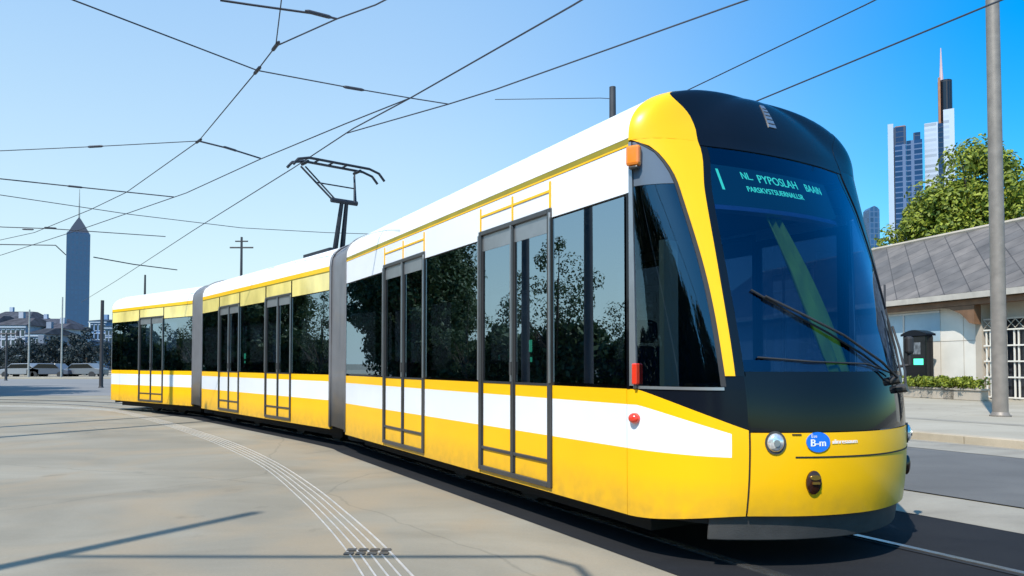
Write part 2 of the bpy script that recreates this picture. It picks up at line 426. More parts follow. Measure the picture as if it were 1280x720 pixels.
def zones(ns, front=True):
    par = tram
    mir = lambda f: (lambda h: 1-f(h)) if callable(f) else 1-f
    ty = lambda h: spl(h, [1.3, 2.05, 2.6, 3.0, 3.2, 3.4, 3.6, 3.7], [.262, .268, .280, .300, .245, .155, .04, 0.])
    tg = lambda h: spl(h, [1.2, 1.3, 1.95, 2.55, 2.75, 2.9, 2.96, 3.0], [.240, .240, .236, .212, .195, .150, .10, .02])
    wt = lambda t: 1.09-.17*(max(t-.02, 0)/.225)**1.15
    yt = lambda t: 1.20-.25*(max(t-.02, 0)/.255)**1.15
    wb = lambda t: .777-.012*(t/.245)
    for flip in (False, True):
        X = mir if flip else (lambda f: f)
        FT = (lambda f: (lambda t: f(1-t))) if flip else (lambda f: f)
        def pt(mb, h0, h1, t0, t1, *a, **k):
            if callable(h0) or callable(h1):
                ns.patch(mb, FT(h0) if callable(h0) else h0, FT(h1) if callable(h1) else h1, X(t0), X(t1), *a, **k)
            else: ns.patch(mb, h0, h1, X(t0), X(t1), *a, **k)
        m = MB()
        pt(m, zlo, wb, 0, .2450, 12, 4, 0); pt(m, wb, wt, 0, .2450, 12, 3, 1); pt(m, wt, yt, 0, .2450, 12, 2, 0)
        pt(m, zlo, yt, .2450, .280, 3, 10, 0)
        m.build('cab_side_panel', [M['yellow'], M['white']], par, smooth=40)
        m = MB(); pt(m, yt, lambda t: 1.21, .006, .280, 12, 3, 0, off=-.004); pt(m, 1.21, 1.3, .236, .280, 4, 2, 0, off=-.004); m.build('cab_side_sill', M['navy'], par, smooth=40)
        m = MB(); pt(m, lambda t: 1.205, lambda t: 1.225, .012, .235, 12, 1, 0, off=.004); m.build('glass_trim', M['metal'], par, smooth=40)
        m = MB(); pt(m, 1.225, 2.655, lambda h: .022, tg, 8, 22, 0, off=-.006, th=.008); m.build('cab_side_window', M['cabglass'], par, smooth=40)
        m = MB(); pt(m, 2.66, 2.985, lambda h: .024, lambda h: tg(h)-.004, 8, 8, 0, off=-.008, th=.02); m.build('cab_header_panel', M['headgrey'], par, smooth=40)
        m = MB(); pt(m, 1.225, 2.985, .0, .020, 2, 14, 0, off=.004)
        m.build('corner_post', M['metal'], par, smooth=40)
        m = MB(); pt(m, 1.3, 3.0, tg, ty, 5, 30, 0, off=.004); pt(m, 3.0, 3.70, lambda h: 0., ty, 12, 16, 0, off=.004)
        m.build('cab_pillar_cover', M['navy'] if flip and front else M['yellow'], par, smooth=45)
        m = MB(); pt(m, .93, 1.3, .280, .288, 2, 6, 0, off=-.004); 
        pt(m, 1.3, 3.0, lambda h: ty(h)-.004, lambda h: ty(h)+.020, 3, 26, 0, off=-.003)
        m.build('windscreen_surround', M['black'], par, smooth=45)
        m = MB(); pt(m, 1.23, 2.98, lambda h: tg(h)-.012, tg, 1, 22, 0, off=-.001); m.build('window_gasket', M['rubber'], par, smooth=45)
    m = MB(); ns.patch(m, zlo, lambda t: .928, .284, .716, 30, 10)
    front_panel = m.build('front_panel', M['yellow'], par, smooth=45)
    m = MB(); ns.patch(m, .40, .93, .2805, .2835, 1, 8, off=-.006); ns.patch(m, .40, .93, .7165, .7195, 1, 8, off=-.006); m.build('panel_gap', M['under'], par)
    m = MB(); ns.patch(m, .935, 1.33, .284, .716, 26, 5, off=-.003); m.build('windscreen_sill', M['black'], par, smooth=45)
    m = MB(); ns.patch(m, 2.97, 3.70, ty, mir(ty), 36, 16, off=.002); ns.patch(m, 3.70, 4.02, 0., 1., 36, 8, off=.002)
    m.build('roof_cap', M['navy'], par, smooth=45)
    m = MB(); ns.patch(m, 1.33, 2.97, lambda h: ty(h)+.016, lambda h: 1-ty(h)-.016, 26, 20, off=-.005, th=.010)
    m.build('windscreen', M['shield'], par, smooth=45)
    # underside and bumper
    m = MB(); pts = [ns.P(t/24, .33)+Vector((0, 0, .0)) for t in range(25)]; c = ns.fr(-.2, HW, 0)
    a = [c.lerp(Vector((p.x, p.y, 0)), .96) for p in pts]
    m.add([Vector((p.x, p.y, .31)) for p in a]+[Vector((p.x, p.y, .36)) for p in a], [tuple(range(25)), tuple(range(25, 50))[::-1]]+[(i, i+1, 26+i, 25+i) for i in range(24)])
    m.build('cab_floor', M['under'], par)
    m = MB(); ns.patch(m, .20, .375, .20, .80, 34, 2, off=-.035, th=.12); m.build('bumper', M['bumper'], par, smooth=45, bevel=.01)
    return front_panel
nose = Nose(f1); fpanel = zones(nose)
fr_rear = Frame(f3(-L3, 0, 0).xy, -f3.F, f3.R); rear = Nose(fr_rear, .62); zones(rear, False)

# seam line, lamps, badges of the front
m = MB(); nose.patch(m, lambda t: .765-.01*(t-.36), lambda t: .775-.01*(t-.36), .357, .70, 24, 1, off=.003, th=.01); m.build('coupler_hatch_gap', M['under'], tram)
def lamp(ns, t, h, r, rz):
    m = MB(); ns.disc(m, t, h, r*1.22, rz*1.22, -.02, .008); o = m.build('headlight', M['bumper'], tram, smooth=40)
    m = MB(); ns.disc(m, t, h, r, rz, .0, .012, dome=.02); m.build('lens', M['lens'], o, smooth=60)
    m = MB(); ns.disc(m, t, h, r*.35, rz*.35, .03, .036); m.build('bulb_cover', M['metal'], o, smooth=60)
lamp(nose, .326, .865, .056, .062); lamp(nose, .668, .865, .056, .062)
lamp(rear, .326, .865, .056, .062); lamp(rear, .668, .865, .056, .062)
m = MB(); nose.patch(m, .915, .922, .352, .366, 3, 1, off=.006, th=.01); m.build('hatch_latch', M['under'], tram)
m = MB(); nose.disc(m, .392, .868, .083, .066, -.01, .006, 28); badge = m.build('round_badge', M['blue'], tram, smooth=40)
K = .235
def txt_t(s_, size, t0, h0, off, mat, name, par, k=K, bold=0):
    vs, fs = text_mesh(s_, size); m = MB(); nose.mapped(m, vs, fs, t0, h0, k, off)
    if bold:
        nose.mapped(m, [v+Vector((bold, 0, 0)) for v in vs], fs, t0, h0, k, off+.0006)
    return m.build(name, mat, par)
txt_t('B-m', .066, .392-.058*K, .842, .0085, M['lettering'], 'badge_lettering', badge, bold=.004)
txt_t('Ese', .030, .392-.050*K, .898, .0085, M['lettering'], 'badge_lettering', badge)
txt_t('alinresaaum', .040, .4150, .856, .004, M['lettering'], 'lettering', tram, bold=.003)
m = MB(); nose.disc(m, .386, .605, .052, .078, -.01, .012, 24, dome=.012); em = m.build('front_emblem', M['badge'], tram, smooth=50)
m = MB(); nose.patch(m, .598, .612, .3815, .3925, 4, 1, off=.034, th=.016); m.build('emblem_bar', M['brass'], em)
m = MB(); nose.disc(m, .386, .640, .036, .016, .0, .028, 16); m.build('emblem_bar', M['brass'], em)
m = MB(); nose.disc(m, .722, .60, .04, .075, -.02, .015, 18, dome=.02); m.build('side_indicator', M['badge'], tram, smooth=50)
# orange marker, red lamps on the cab side
p = nose.P(.033, 2.86); f = nose.Nn(.033, 2.86)
def small_box(ns, t, h, w, hh, d, name, mat, lab=None):
    c = ns.P(t, h); n = ns.Nn(t, h); a = Vector((0, 0, 1)).cross(n).normalized(); b = n.cross(a)
    m = MB(); m.box((-w, -hh, -.01), (w, hh, d), 0, lambda x, y, z: c+a*x+b*y+n*z); return m.build(name, mat, tram, bevel=min(w, d)*.4)
small_box(nose, .040, 2.87, .052, .075, .06, 'marker_lamp', M['orange'])
small_box(nose, .040, 2.785, .035, .012, .05, 'lamp_bracket', M['frame'])
small_box(nose, .022, 1.31, .022, .075, .035, 'door_release', M['red'])
small_box(nose, .022, 1.225, .012, .02, .025, 'release_bracket', M['frame'])
m = MB(); nose.disc(m, .016, .995, .045, .038, -.01, .02, 18, dome=.03); m.build('side_lamp', M['red'], tram, smooth=50)
# number plate strip on the roof cap
m = MB(); nose.patch(m, 3.25, 3.62, .482, .507, 4, 8, off=.008, th=.008); m.build('cap_emblem', M['metal'], tram, smooth=45)
m = MB()
for hh in (3.29, 3.35, 3.41, 3.47, 3.53): nose.patch(m, hh, hh+.012, .484, .505, 3, 1, off=.011, th=.003)
m.build('cap_emblem_bars', M['bumper'], tram)
# destination display behind the glass
m = MB(); nose.patch(m, 2.60, 2.90, lambda h: .306, lambda h: .65, 20, 4, off=-.10, th=.06); disp = m.build('destination_display', M['led_dim'], tram, smooth=45)
for s_, size, t0, h0 in (('1', .25, .335, 2.69), ('NL.', .085, .400, 2.80), ('PYPOSLAH', .100, .437, 2.785), ('BAAIN', .095, .560, 2.785), ('PARSKVSTSUERNALLSR', .064, .402, 2.695)):
    txt_t(s_, size, t0, h0, -.094, M['led'], 'display_text', disp, .21, bold=.003)
m = MB(); nose.patch(m, 2.53, 2.565, lambda h: .315, lambda h: .64, 20, 1, off=-.10, th=.05); m.build('sun_blind_rail', M['metal'], tram)
# olive strip behind the windscreen, standing in for a green reflection on it
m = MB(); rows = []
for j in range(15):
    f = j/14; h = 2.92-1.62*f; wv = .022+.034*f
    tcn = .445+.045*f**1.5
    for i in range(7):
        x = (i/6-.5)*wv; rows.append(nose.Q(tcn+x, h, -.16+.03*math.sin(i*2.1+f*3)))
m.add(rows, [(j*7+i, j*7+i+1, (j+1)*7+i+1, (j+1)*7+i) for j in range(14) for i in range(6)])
o = m.build('reflection_strip', M['olive'], tram, smooth=60); s = o.modifiers.new('s', 'SOLIDIFY'); s.thickness = .006
# wipers
def wiper(pts, blade):
    m = MB(); m.tube([nose.Q(t, h, o) for t, h, o in pts], .009, 8); w = m.build('wiper', M['rubber'], tram, smooth=40)
    m = MB(); m.tube([nose.Q(t, h, .012) for t, h in blade], .008, 6); m.build('blade', M['rubber'], w)
    m = MB(); c = pts[0]; q = nose.Q(c[0], c[1], -.01); m.tube([q, q+nose.Nn(c[0], c[1])*.07], .03, 12); m.build('pivot', M['frame'], w)
wiper([(.575, 1.26, .05), (.53, 1.38, .05), (.46, 1.56, .05), (.40, 1.70, .04), (.345, 1.83, .03)],
      [(.545, 1.335), (.50, 1.44), (.44, 1.59), (.38, 1.73), (.325, 1.88)])
wiper([(.60, 1.20, .05), (.625, 1.32, .05), (.65, 1.50, .04), (.662, 1.66, .03)], [(.635, 1.28), (.662, 1.5), (.672, 1.80)])
m = MB(); m.tube([nose.Q(.31, 1.42, .02), nose.Q(.40, 1.39, .02), nose.Q(.50, 1.375, .02), nose.Q(.575, 1.30, .03)], .007, 6); m.build('washer_hose', M['rubber'], tram)
# headlamp bank and horn behind the lower black panel are moulded in it
# mirror arm on the far side
m = MB(); a = nose.Q(.76, 1.36, .0); b = nose.Q(.76, 1.36, .08); m.tube([a, b], .012, 8); m.tube([b, b+Vector((0, 0, .12))], .014, 8)
mi = m.build('mirror_arm', M['rubber'], tram)
m = MB(); m.box((b.x-.03, b.y-.03, 1.46), (b.x+.03, b.y+.03, 1.60)); m.build('mirror_head', M['rubber'], mi, bevel=.02)
# cab interior
m = MB(); m.box((-.35, .35, .36), (.52, W-.35, .95), 0, f1); m.build('dashboard', M['under'], tram, bevel=.05)
m = MB(); m.box((-1.22, .95, .36), (-.75, 1.45, .80), 0, f1); m.box((-1.30, .95, .80), (-1.18, 1.45, 1.55), 0, f1); m.box((-1.30, 1.05, 1.58), (-1.20, 1.35, 1.80), 0, f1); m.build('driver_seat', M['seatm'], tram, bevel=.05)
m = MB(); m.box((-1.50, .10, .37), (-1.46, 1.0, 2.7), 0, f1); m.box((-1.50, 1.75, .37), (-1.46, W-.1, 2.7), 0, f1); m.build('cab_partition', M['inside'], tram)
m = MB(); m.box((-.02, .30, .95), (.03, .44, 2.30), 0, f1); m.build('cab_door_post', M['palegreen'], tram)
m = MB(); m.box((-.52, 1.0, 1.0), (-.40, 1.5, 1.22), 0, f1); m.build('control_monitor', M['frame'], tram, bevel=.02)

# passenger seats, grab poles, ticket readers
def seat_mesh():
    m = MB(); idn = lambda x, y, z: Vector((x, y, z))
    m.box((-.22, -.22, .42), (.22, .22, .50)); m.box((-.27, -.22, .50), (-.20, .22, 1.05)); m.box((-.05, -.18, 0), (.05, .18, .42))
    return m
sm = None
for fr, ks in ((f1, (.5, 2.7, 3.3, 5.5, 6.2)), (f2, (.7, 1.3, 3.4, 4.0, 6.5)), (f3, (.6, 1.2, 3.7))):
    for k in ks:
        for v in (.42, W-.42):
            m = MB(); b = seat_mesh(); ang = fr
            m.v = [fr(-k+x, v+y, .37+z) for x, y, z in b.v]; m.f = b.f; m.m = b.m
            m.build('passenger_seat', M['seatm'], tram, bevel=.03)
for fr, ks in ((f1, (1.1, 2.3, 3.8, 5.05)), (f2, (1.75, 2.9, 4.6, 5.85)), (f3, (1.75, 3.05))):
    for k in ks:
        m = MB(); m.tube([fr(-k, .55, .37), fr(-k, .55, 2.72)], .018, 8); m.build('grab_pole', M['metal'], tram, smooth=60)
for fr, k in ((f1, 2.02), (f1, 4.75), (f2, 2.6), (f2, 5.4)):
    m = MB(); m.box((-k-.07, .42, 1.34), (-k+.07, .52, 1.66), 0, fr); r = m.build('ticket_reader', M['bumper'], tram, bevel=.015)
    m = MB(); m.box((-k-.05, .413, 1.50), (-k+.05, .419, 1.62), 0, fr); m.box((-k-.03, .413, 1.40), (-k+.03, .419, 1.45), 0, fr); m.build('reader_screen', M['led'], r)

# ---- pantograph
px0 = Vector((-3.49, 14.47, 0)); pf = Vector((f2.F.x, f2.F.y, 0)); pr = Vector((f2.R.x, f2.R.y, 0))
def PT(u, v, z): return px0+pf*u+pr*v+Vector((0, 0, z))
m = MB(); m.box((-.6, -.5, 3.50), (.6, .5, 3.60), 0, PT)
for u in (-.5, .5):
    for v in (-.4, .4): m.tube([PT(u, v, 3.48), PT(u, v, 3.62)], .05, 8)
pan = m.build('pantograph', M['pant'], tram)
m = MB(); 
for v in (-.05, .05): m.tube([PT(-.05, v*1.6, 3.58), PT(.22, v, 4.62)], [.055, .04], 8)
m.tube([PT(.22, -.28, 4.62), PT(.22, .28, 4.62)], .05, 8); m.build('lower_arm', M['pant'], pan)
m = MB()
m.tube([PT(.22, -.25, 4.62), PT(-.15, -.75, 5.28)], .022, 6); m.tube([PT(.26, -.2, 4.62), PT(-.10, -.68, 5.28)], .018, 6)
m.tube([PT(.22, .25, 4.62), PT(-.15, .40, 5.26)], .022, 6); m.tube([PT(.26, .2, 4.62), PT(-.02, .34, 5.26)], .018, 6)
m.tube([PT(.02, -.5, 4.97), PT(.02, .33, 4.97)], .014, 6)
m.build('upper_arm', M['pant'], pan)
m = MB()
for du in (-.17, .13):
    m.tube([PT(du, -1.02, 5.22), PT(du, -.92, 5.34), PT(du, -.70, 5.40), PT(du, .60, 5.40), PT(du, .82, 5.34), PT(du, .95, 5.20)], .027, 8)
for v in (-.5, -.2, .1): m.tube([PT(-.17, v, 5.39), PT(.13, v, 5.39)], .018, 6)
m.tube([PT(-.02, -.55, 5.36), PT(-.02, .35, 5.36)], .02, 6)
m.tube([PT(-.17, -.72, 5.33), PT(.13, -.72, 5.33)], .03, 6); m.tube([PT(-.17, .4, 5.33), PT(.13, .4, 5.33)], .03, 6)
m.build('contact_head', M['pant'], pan)

# ------------------------------------------------------------------ ground
def ground_mat(name, c1, c2, scale, rough, fine=.10, stain_bounce=None, spec=.35):
    m, nt, out = newmat(name); b = N(nt, 'ShaderNodeBsdfPrincipled'); nt.links.new(b.outputs[0], out.inputs[0]); b.inputs['Roughness'].default_value = rough; b.inputs['Specular IOR Level'].default_value = spec
    geo = N(nt, 'ShaderNodeNewGeometry')
    mp = N(nt, 'ShaderNodeMapping'); mp.inputs['Scale'].default_value = (1, 1.6, 1); mp.inputs['Rotation'].default_value = (0, 0, .5); nt.links.new(geo.outputs['Position'], mp.inputs[0])
    a = N(nt, 'ShaderNodeTexNoise'); a.inputs['Scale'].default_value = scale; a.inputs['Detail'].default_value = 7; a.inputs['Roughness'].default_value = .6; a.inputs['Distortion'].default_value = .6; nt.links.new(mp.outputs[0], a.inputs['Vector'])
    f = N(nt, 'ShaderNodeTexNoise'); f.inputs['Scale'].default_value = 45; f.inputs['Detail'].default_value = 5; f.inputs['Roughness'].default_value = .8; nt.links.new(geo.outputs['Position'], f.inputs['Vector'])
    r = N(nt, 'ShaderNodeMapRange'); r.inputs[1].default_value = .32; r.inputs[2].default_value = .68; nt.links.new(a.outputs['Fac'], r.inputs[0])
    mx = N(nt, 'ShaderNodeMix', data_type='RGBA'); mx.inputs['A'].default_value = (*c1, 1); mx.inputs['B'].default_value = (*c2, 1); nt.links.new(r.outputs[0], mx.inputs['Factor'])
    fr = N(nt, 'ShaderNodeMapRange'); fr.inputs[1].default_value = .25; fr.inputs[2].default_value = .75; fr.inputs[3].default_value = 1-fine; fr.inputs[4].default_value = 1+fine; nt.links.new(f.outputs['Fac'], fr.inputs[0])
    col = mx.outputs['Result']
    if stain_bounce:      # warm tan stain noise, partly standing in for sunlight bounced off the tram
        g2 = N(nt, 'ShaderNodeTexNoise'); g2.inputs['Scale'].default_value = .55; g2.inputs['Detail'].default_value = 3; g2.inputs['Distortion'].default_value = 1.2; nt.links.new(geo.outputs['Position'], g2.inputs['Vector'])
        r2 = N(nt, 'ShaderNodeMapRange'); r2.inputs[1].default_value = .47; r2.inputs[2].default_value = .66; r2.inputs[4].default_value = .65; nt.links.new(g2.outputs['Fac'], r2.inputs[0])
        m2 = N(nt, 'ShaderNodeMix', data_type='RGBA'); nt.links.new(r2.outputs[0], m2.inputs['Factor']); nt.links.new(col, m2.inputs['A']); m2.inputs['B'].default_value = (*stain_bounce, 1); col = m2.outputs['Result']
    # hairline cracks and small oil spots
    vo = N(nt, 'ShaderNodeTexVoronoi', feature='DISTANCE_TO_EDGE'); vo.inputs['Scale'].default_value = .22; 
    dn = N(nt, 'ShaderNodeTexNoise'); dn.inputs['Scale'].default_value = 1.6; dn.inputs['Detail'].default_value = 5; nt.links.new(geo.outputs['Position'], dn.inputs['Vector'])
    dm = N(nt, 'ShaderNodeMix', data_type='VECTOR'); dm.inputs['Factor'].default_value = .22; nt.links.new(geo.outputs['Position'], dm.inputs['A']); nt.links.new(dn.outputs['Color'], dm.inputs['B']); nt.links.new(dm.outputs['Result'], vo.inputs['Vector'])
    ck = N(nt, 'ShaderNodeMapRange'); ck.inputs[1].default_value = .0008; ck.inputs[2].default_value = .0030; ck.inputs[3].default_value = .82; ck.inputs[4].default_value = 1; nt.links.new(vo.outputs['Distance'], ck.inputs[0])
    os_ = N(nt, 'ShaderNodeTexNoise'); os_.inputs['Scale'].default_value = 2.2; os_.inputs['Detail'].default_value = 4; nt.links.new(geo.outputs['Position'], os_.inputs['Vector'])
    om = N(nt, 'ShaderNodeMapRange'); om.inputs[1].default_value = .66; om.inputs[2].default_value = .78; om.inputs[3].default_value = 1; om.inputs[4].default_value = .72; nt.links.new(os_.outputs['Fac'], om.inputs[0])
    m1 = N(nt, 'ShaderNodeMath', operation='MULTIPLY'); nt.links.new(ck.outputs[0], m1.inputs[0]); nt.links.new(om.outputs[0], m1.inputs[1])
    m3 = N(nt, 'ShaderNodeMath', operation='MULTIPLY'); nt.links.new(m1.outputs[0], m3.inputs[0]); nt.links.new(fr.outputs[0], m3.inputs[1])
    sc = N(nt, 'ShaderNodeVectorMath', operation='SCALE'); nt.links.new(col, sc.inputs[0]); nt.links.new(m3.outputs[0], sc.inputs['Scale'])
    nt.links.new(sc.outputs[0], b.inputs['Base Color'])
    bp = N(nt, 'ShaderNodeBump'); bp.inputs['Strength'].default_value = .35; bp.inputs['Distance'].default_value = .01; nt.links.new(f.outputs['Fac'], bp.inputs['Height']); nt.links.new(bp.outputs[0], b.inputs['Normal'])
    return m
G_conc = ground_mat('concrete_paving', (.185, .165, .126), (.290, .263, .208), .35, .75, .09, (.285, .225, .15))
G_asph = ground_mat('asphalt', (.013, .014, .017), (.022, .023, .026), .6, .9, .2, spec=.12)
G_road = ground_mat('worn_asphalt', (.098, .094, .088), (.13, .125, .116), .5, .8, .12)
G_pave = ground_mat('pavement_slabs', (.29, .255, .195), (.37, .33, .26), .4, .8, .08)
G_kerb = ground_mat('kerb_stone', (.34, .28, .20), (.45, .37, .27), 1.2, .75, .1)
G_pale = ground_mat('pale_concrete', (.22, .195, .155), (.31, .28, .225), .8, .75, .09)
G_mid = ground_mat('far_road', (.16, .16, .16), (.21, .205, .20), .1, .8, .1)
m = MB(); S_ = 3500; m.add([(-S_, -S_, 0), (S_, -S_, 0), (S_, S_, 0), (-S_, S_, 0)], [(0, 1, 2, 3)]); m.build('ground', G_conc, kind='structure')

# track path (centre of near side plane)
def bez(p0, p1, p2, n):
    return [((1-t)**2*p0[0]+2*t*(1-t)*p1[0]+t*t*p2[0], (1-t)**2*p0[1]+2*t*(1-t)*p1[1]+t*t*p2[1]) for t in [i/n for i in range(n)]]
path = []
A0 = f1(14, 0, 0).xy; A1 = f1(-1.0, 0, 0).xy; A2 = f1(-L1+.3, 0, 0).xy; B1 = f2(-.6, 0, 0).xy; B2 = f2(-L2+.4, 0, 0).xy; D1 = f3(-.6, 0, 0).xy; D2 = f3(-L3, 0, 0).xy; D3 = D2+Vector((-9, 4.6)); D4 = D3+Vector((-30, 7))
key = [A0, f1(6, 0, 0).xy, A1, A2, B1, B2, D1, D2, D3, D4, D4+Vector((-40, 4))]
def crv(P, n):
    out = []
    for i in range(len(P)-1):
        a = P[max(i-1, 0)]; b = P[i]; c = P[i+1]; d = P[min(i+2, len(P)-1)]
        for k in range(n):
            f = k/n; out.append(.5*(2*b+(c-a)*f+(2*a-5*b+4*c-d)*f*f+(3*b-a-3*c+d)*f**3))
    return out+[P[-1]]
path = crv(key, 12)
def offset(path, v):
    out = []
    for i, p in enumerate(path):
        d = (path[max(i-1, 0)]-path[min(i+1, len(path)-1)]).normalized()   # forward
        out.append(p+Vector((-d.y, d.x))*v)
    return out
def strip(name, pa, pb, z, mat, **kw):
    m = MB(); n = len(pa); m.add([(p.x, p.y, z) for p in pa]+[(p.x, p.y, z) for p in pb], [(i, i+1, n+i+1, n+i) for i in range(n-1)])
    return m.build(name, mat, **kw)
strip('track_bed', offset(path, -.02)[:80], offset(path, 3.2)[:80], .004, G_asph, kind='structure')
strip('concrete_strip', offset(path, 3.2)[:30], offset(path, 4.3)[:30], .006, G_pale, kind='structure')
def rail(pp, z, w, name, lab, mat=M['steel'], h=.014):
    a = offset(pp, -w/2); b = offset(pp, w/2); m = MB(); n = len(pp)
    m.add([(p.x, p.y, z+h) for p in a]+[(p.x, p.y, z+h) for p in b]+[(p.x, p.y, z-.01) for p in a]+[(p.x, p.y, z-.01) for p in b],
          [(i, i+1, n+i+1, n+i) for i in range(n-1)]+[(2*n+i, 2*n+i+1, i+1, i) for i in range(n-1)]+[(n+i, n+i+1, 3*n+i+1, 3*n+i) for i in range(n-1)])
    return m.build(name, mat, label=lab, cat='rail', group='rails of the tram track')
rail(offset(path, .52), .004, .06, 'tram_rail', 'polished steel rail running under the near side of the yellow tram')
rail(offset(path, 1.955), .004, .06, 'tram_rail', 'polished steel rail running under the far side of the yellow tram, in its shadow')
strip('rail_groove', offset(path, .555), offset(path, .60), .010, M['under'], kind='structure')
strip('rail_groove', offset(path, 1.875), offset(path, 1.92), .010, M['under'], kind='structure')

# five thin lines curving away on the left
outer = [gp(*p) for p in ((-60, 506), (36, 507), (133, 511), (188, 521), (253, 540), (300, 556), (347, 578), (394, 608), (431, 637), (475, 675), (519, 720), (575, 775), (700, 900))]
inner = [gp(*p) for p in ((-60, 507.5), (36, 508.5), (133, 513), (184, 524), (245, 544), (287, 561), (331, 584), (374, 620), (405, 651), (436, 688), (457, 720), (492, 775), (560, 900))]
outer = crv([Vector(p) for p in outer], 6); inner = crv([Vector(p) for p in inner], 6)
M['line'] = principled('pale_steel_strip', (.55, .53, .50), .35, .3, var=.15, vscale=8)
for k, nm in enumerate(('outermost', 'second from outside', 'middle', 'second from inside', 'innermost')):
    mid = [a.lerp(b, k/4) for a, b in zip(outer, inner)]
    m = rail(mid, .001, .012 if k else .016, 'guide_strip', nm+' of the five thin pale metal strips curving over the square', M['line'], .004)
    m['group'] = 'thin metal strips set in the paving'; m['category'] = 'metal strip'
m = MB()
for k in range(5):
    x = -1.12+k*.0; 
c0 = Vector(gp(463, 688)); 
for i in range(2):
    for j in range(4): m.box((c0.x-.17+j*.085, c0.y-.09+i*.10, .001), (c0.x-.105+j*.085, c0.y-.03+i*.10, .010))
m.build('drain_cover', M['frame'], org=(c0.x, c0.y, 0), label='small dark drain grating set between the thin metal strips', cat='drain')

# road right of the tram, kerb and pavement (parallel to the front car)
def fstrip(name, v0, v1, z, mat, u0=-60, u1=16): 
    m = MB(); m.add([f1(u0, v0, z), f1(u1, v0, z), f1(u1, v1, z), f1(u0, v1, z)], [(0, 1, 2, 3)]); return m.build(name, mat, kind='structure')
fstrip('road', 4.35, 8.3, .012, G_road)
fstrip('gutter_strip', 8.3, 9.56, .016, G_pale)
m = MB()
for k in range(50):
    u = 14-k*1.2; m.box((u-1.19, 9.56, -.02), (u, 9.86, .15), 0, f1)
m.build('kerb', G_kerb, kind='structure', bevel=.012)
m = MB(); m.box((-60, 9.865, -.02), (20, 45, .146), 0, f1); m.build('pavement', G_pave, kind='structure')
fstrip('pavement_band', 12.6, 13.0, .150, G_pale)
for u in (-3.2,): pass
# asphalt road crossing at the left distance
m = MB(); m.add([(-140, 31, .004), (-14, 31.5, .004), (10, 33, .004), (10, 66, .004), (-14, 66, .004), (-140, 66, .004)], [tuple(range(6))]); m.build('far_road', G_mid, kind='structure')
m = MB(); m.box((-160, 68, -.02), (20, 110, .12)); m.build('far_pavement', G_pave, kind='structure')

# ------------------------------------------------------------------ poles
def pole(name, x, y, z0, h, r0, r1, mat, lab, cat, extra=None, group=None, flange=True):
    t = thing(name, lab, cat, (x, y, z0), group)
    m = MB(); m.tube([(x, y, z0), (x, y, z0+h*.5), (x, y, z0+h)], [r0, (r0+r1)/2, r1], 20); m.build('shaft', mat, t, smooth=50)
    if flange:
        m = MB(); m.tube([(x, y, z0), (x, y, z0+.03)], r0*1.35, 20); m.tube([(x, y, z0+.03), (x, y, z0+.10)], [r0*1.2, r0*1.02], 20); m.build('base_flange', mat, t, smooth=30)
    if extra: extra(t)
    return t
x, y = gp(1249, 520, .15); pole('lamp_post', x, y, .15, 12.5, .165, .135, M['postbrown'], 'tall grey galvanised steel post on the pavement in front of the low building', 'post')
d = 20.; pole('wire_post', (767-640)*d/FPX, d, .0, 9.15, .14, .09, M['postdark'], 'dark wire post whose top shows above the white roof of the tram', 'post')
def arm1(t):
    m = MB(); o = Vector(t['_org']); m.tube([o+Vector((-.55, 0, 6.9)), o+Vector((.55, 0, 6.9))], .04, 6); m.tube([o+Vector((-.3, 0, 7.2)), o+Vector((.3, 0, 7.2))], .035, 6); m.build('cross_arm', M['postdark'], t)
d = 34.; pole('street_mast', (300.5-640)*d/FPX, d, 0, 7.4, .09, .05, M['postdark'], 'thin dark mast with cross arms showing above the middle of the tram roof', 'mast', arm1)
d = 34.; pole('street_mast', (180-640)*d/FPX, d, 0, 5.6, .09, .04, M['postdark'], 'short dark mast tip showing above the rear car of the tram', 'mast')
d = 42.; pole('wire_post', (127-640)*d/FPX, d, 0, 5.1, .11, .09, M['postdark'], 'dark post standing just behind the rear end of the tram', 'post')
def arm2(t):
    m = MB(); o = Vector(t['_org']); m.tube([o+Vector((-.9, 0, 3.9)), o+Vector((.9, 0, 3.9))], .07, 6); m.tube([o+Vector((-.9, 0, 3.7)), o+Vector((-.9, 0, 4.1))], .12, 6); m.tube([o+Vector((.9, 0, 3.7)), o+Vector((.9, 0, 4.1))], .12, 6); m.build('lamp_arm', M['postdark'], t)
d = 60.; pole('street_lamp', (8-640)*d/FPX, d, 0, 4.0, .10, .07, M['postdark'], 'low twin armed street lamp at the far left edge of the square', 'street lamp', arm2)
d = 69.; pole('street_mast', (36-640)*d/FPX, d, 0, 6.6, .09, .06, M['postgrey'], 'grey post left of the dark trees in front of the far houses', 'post')
d = 69.; pole('street_mast', (77-640)*d/FPX, d, 0, 7.8, .08, .06, M['postgrey'], 'slender pale mast standing at the left side of the blue tower', 'mast')
pole('wire_post', -6.45, .04, 0, 10, .10, .07, M['postgrey'], 'grey steel post left of the camera casting the long shadow on the paving', 'post')

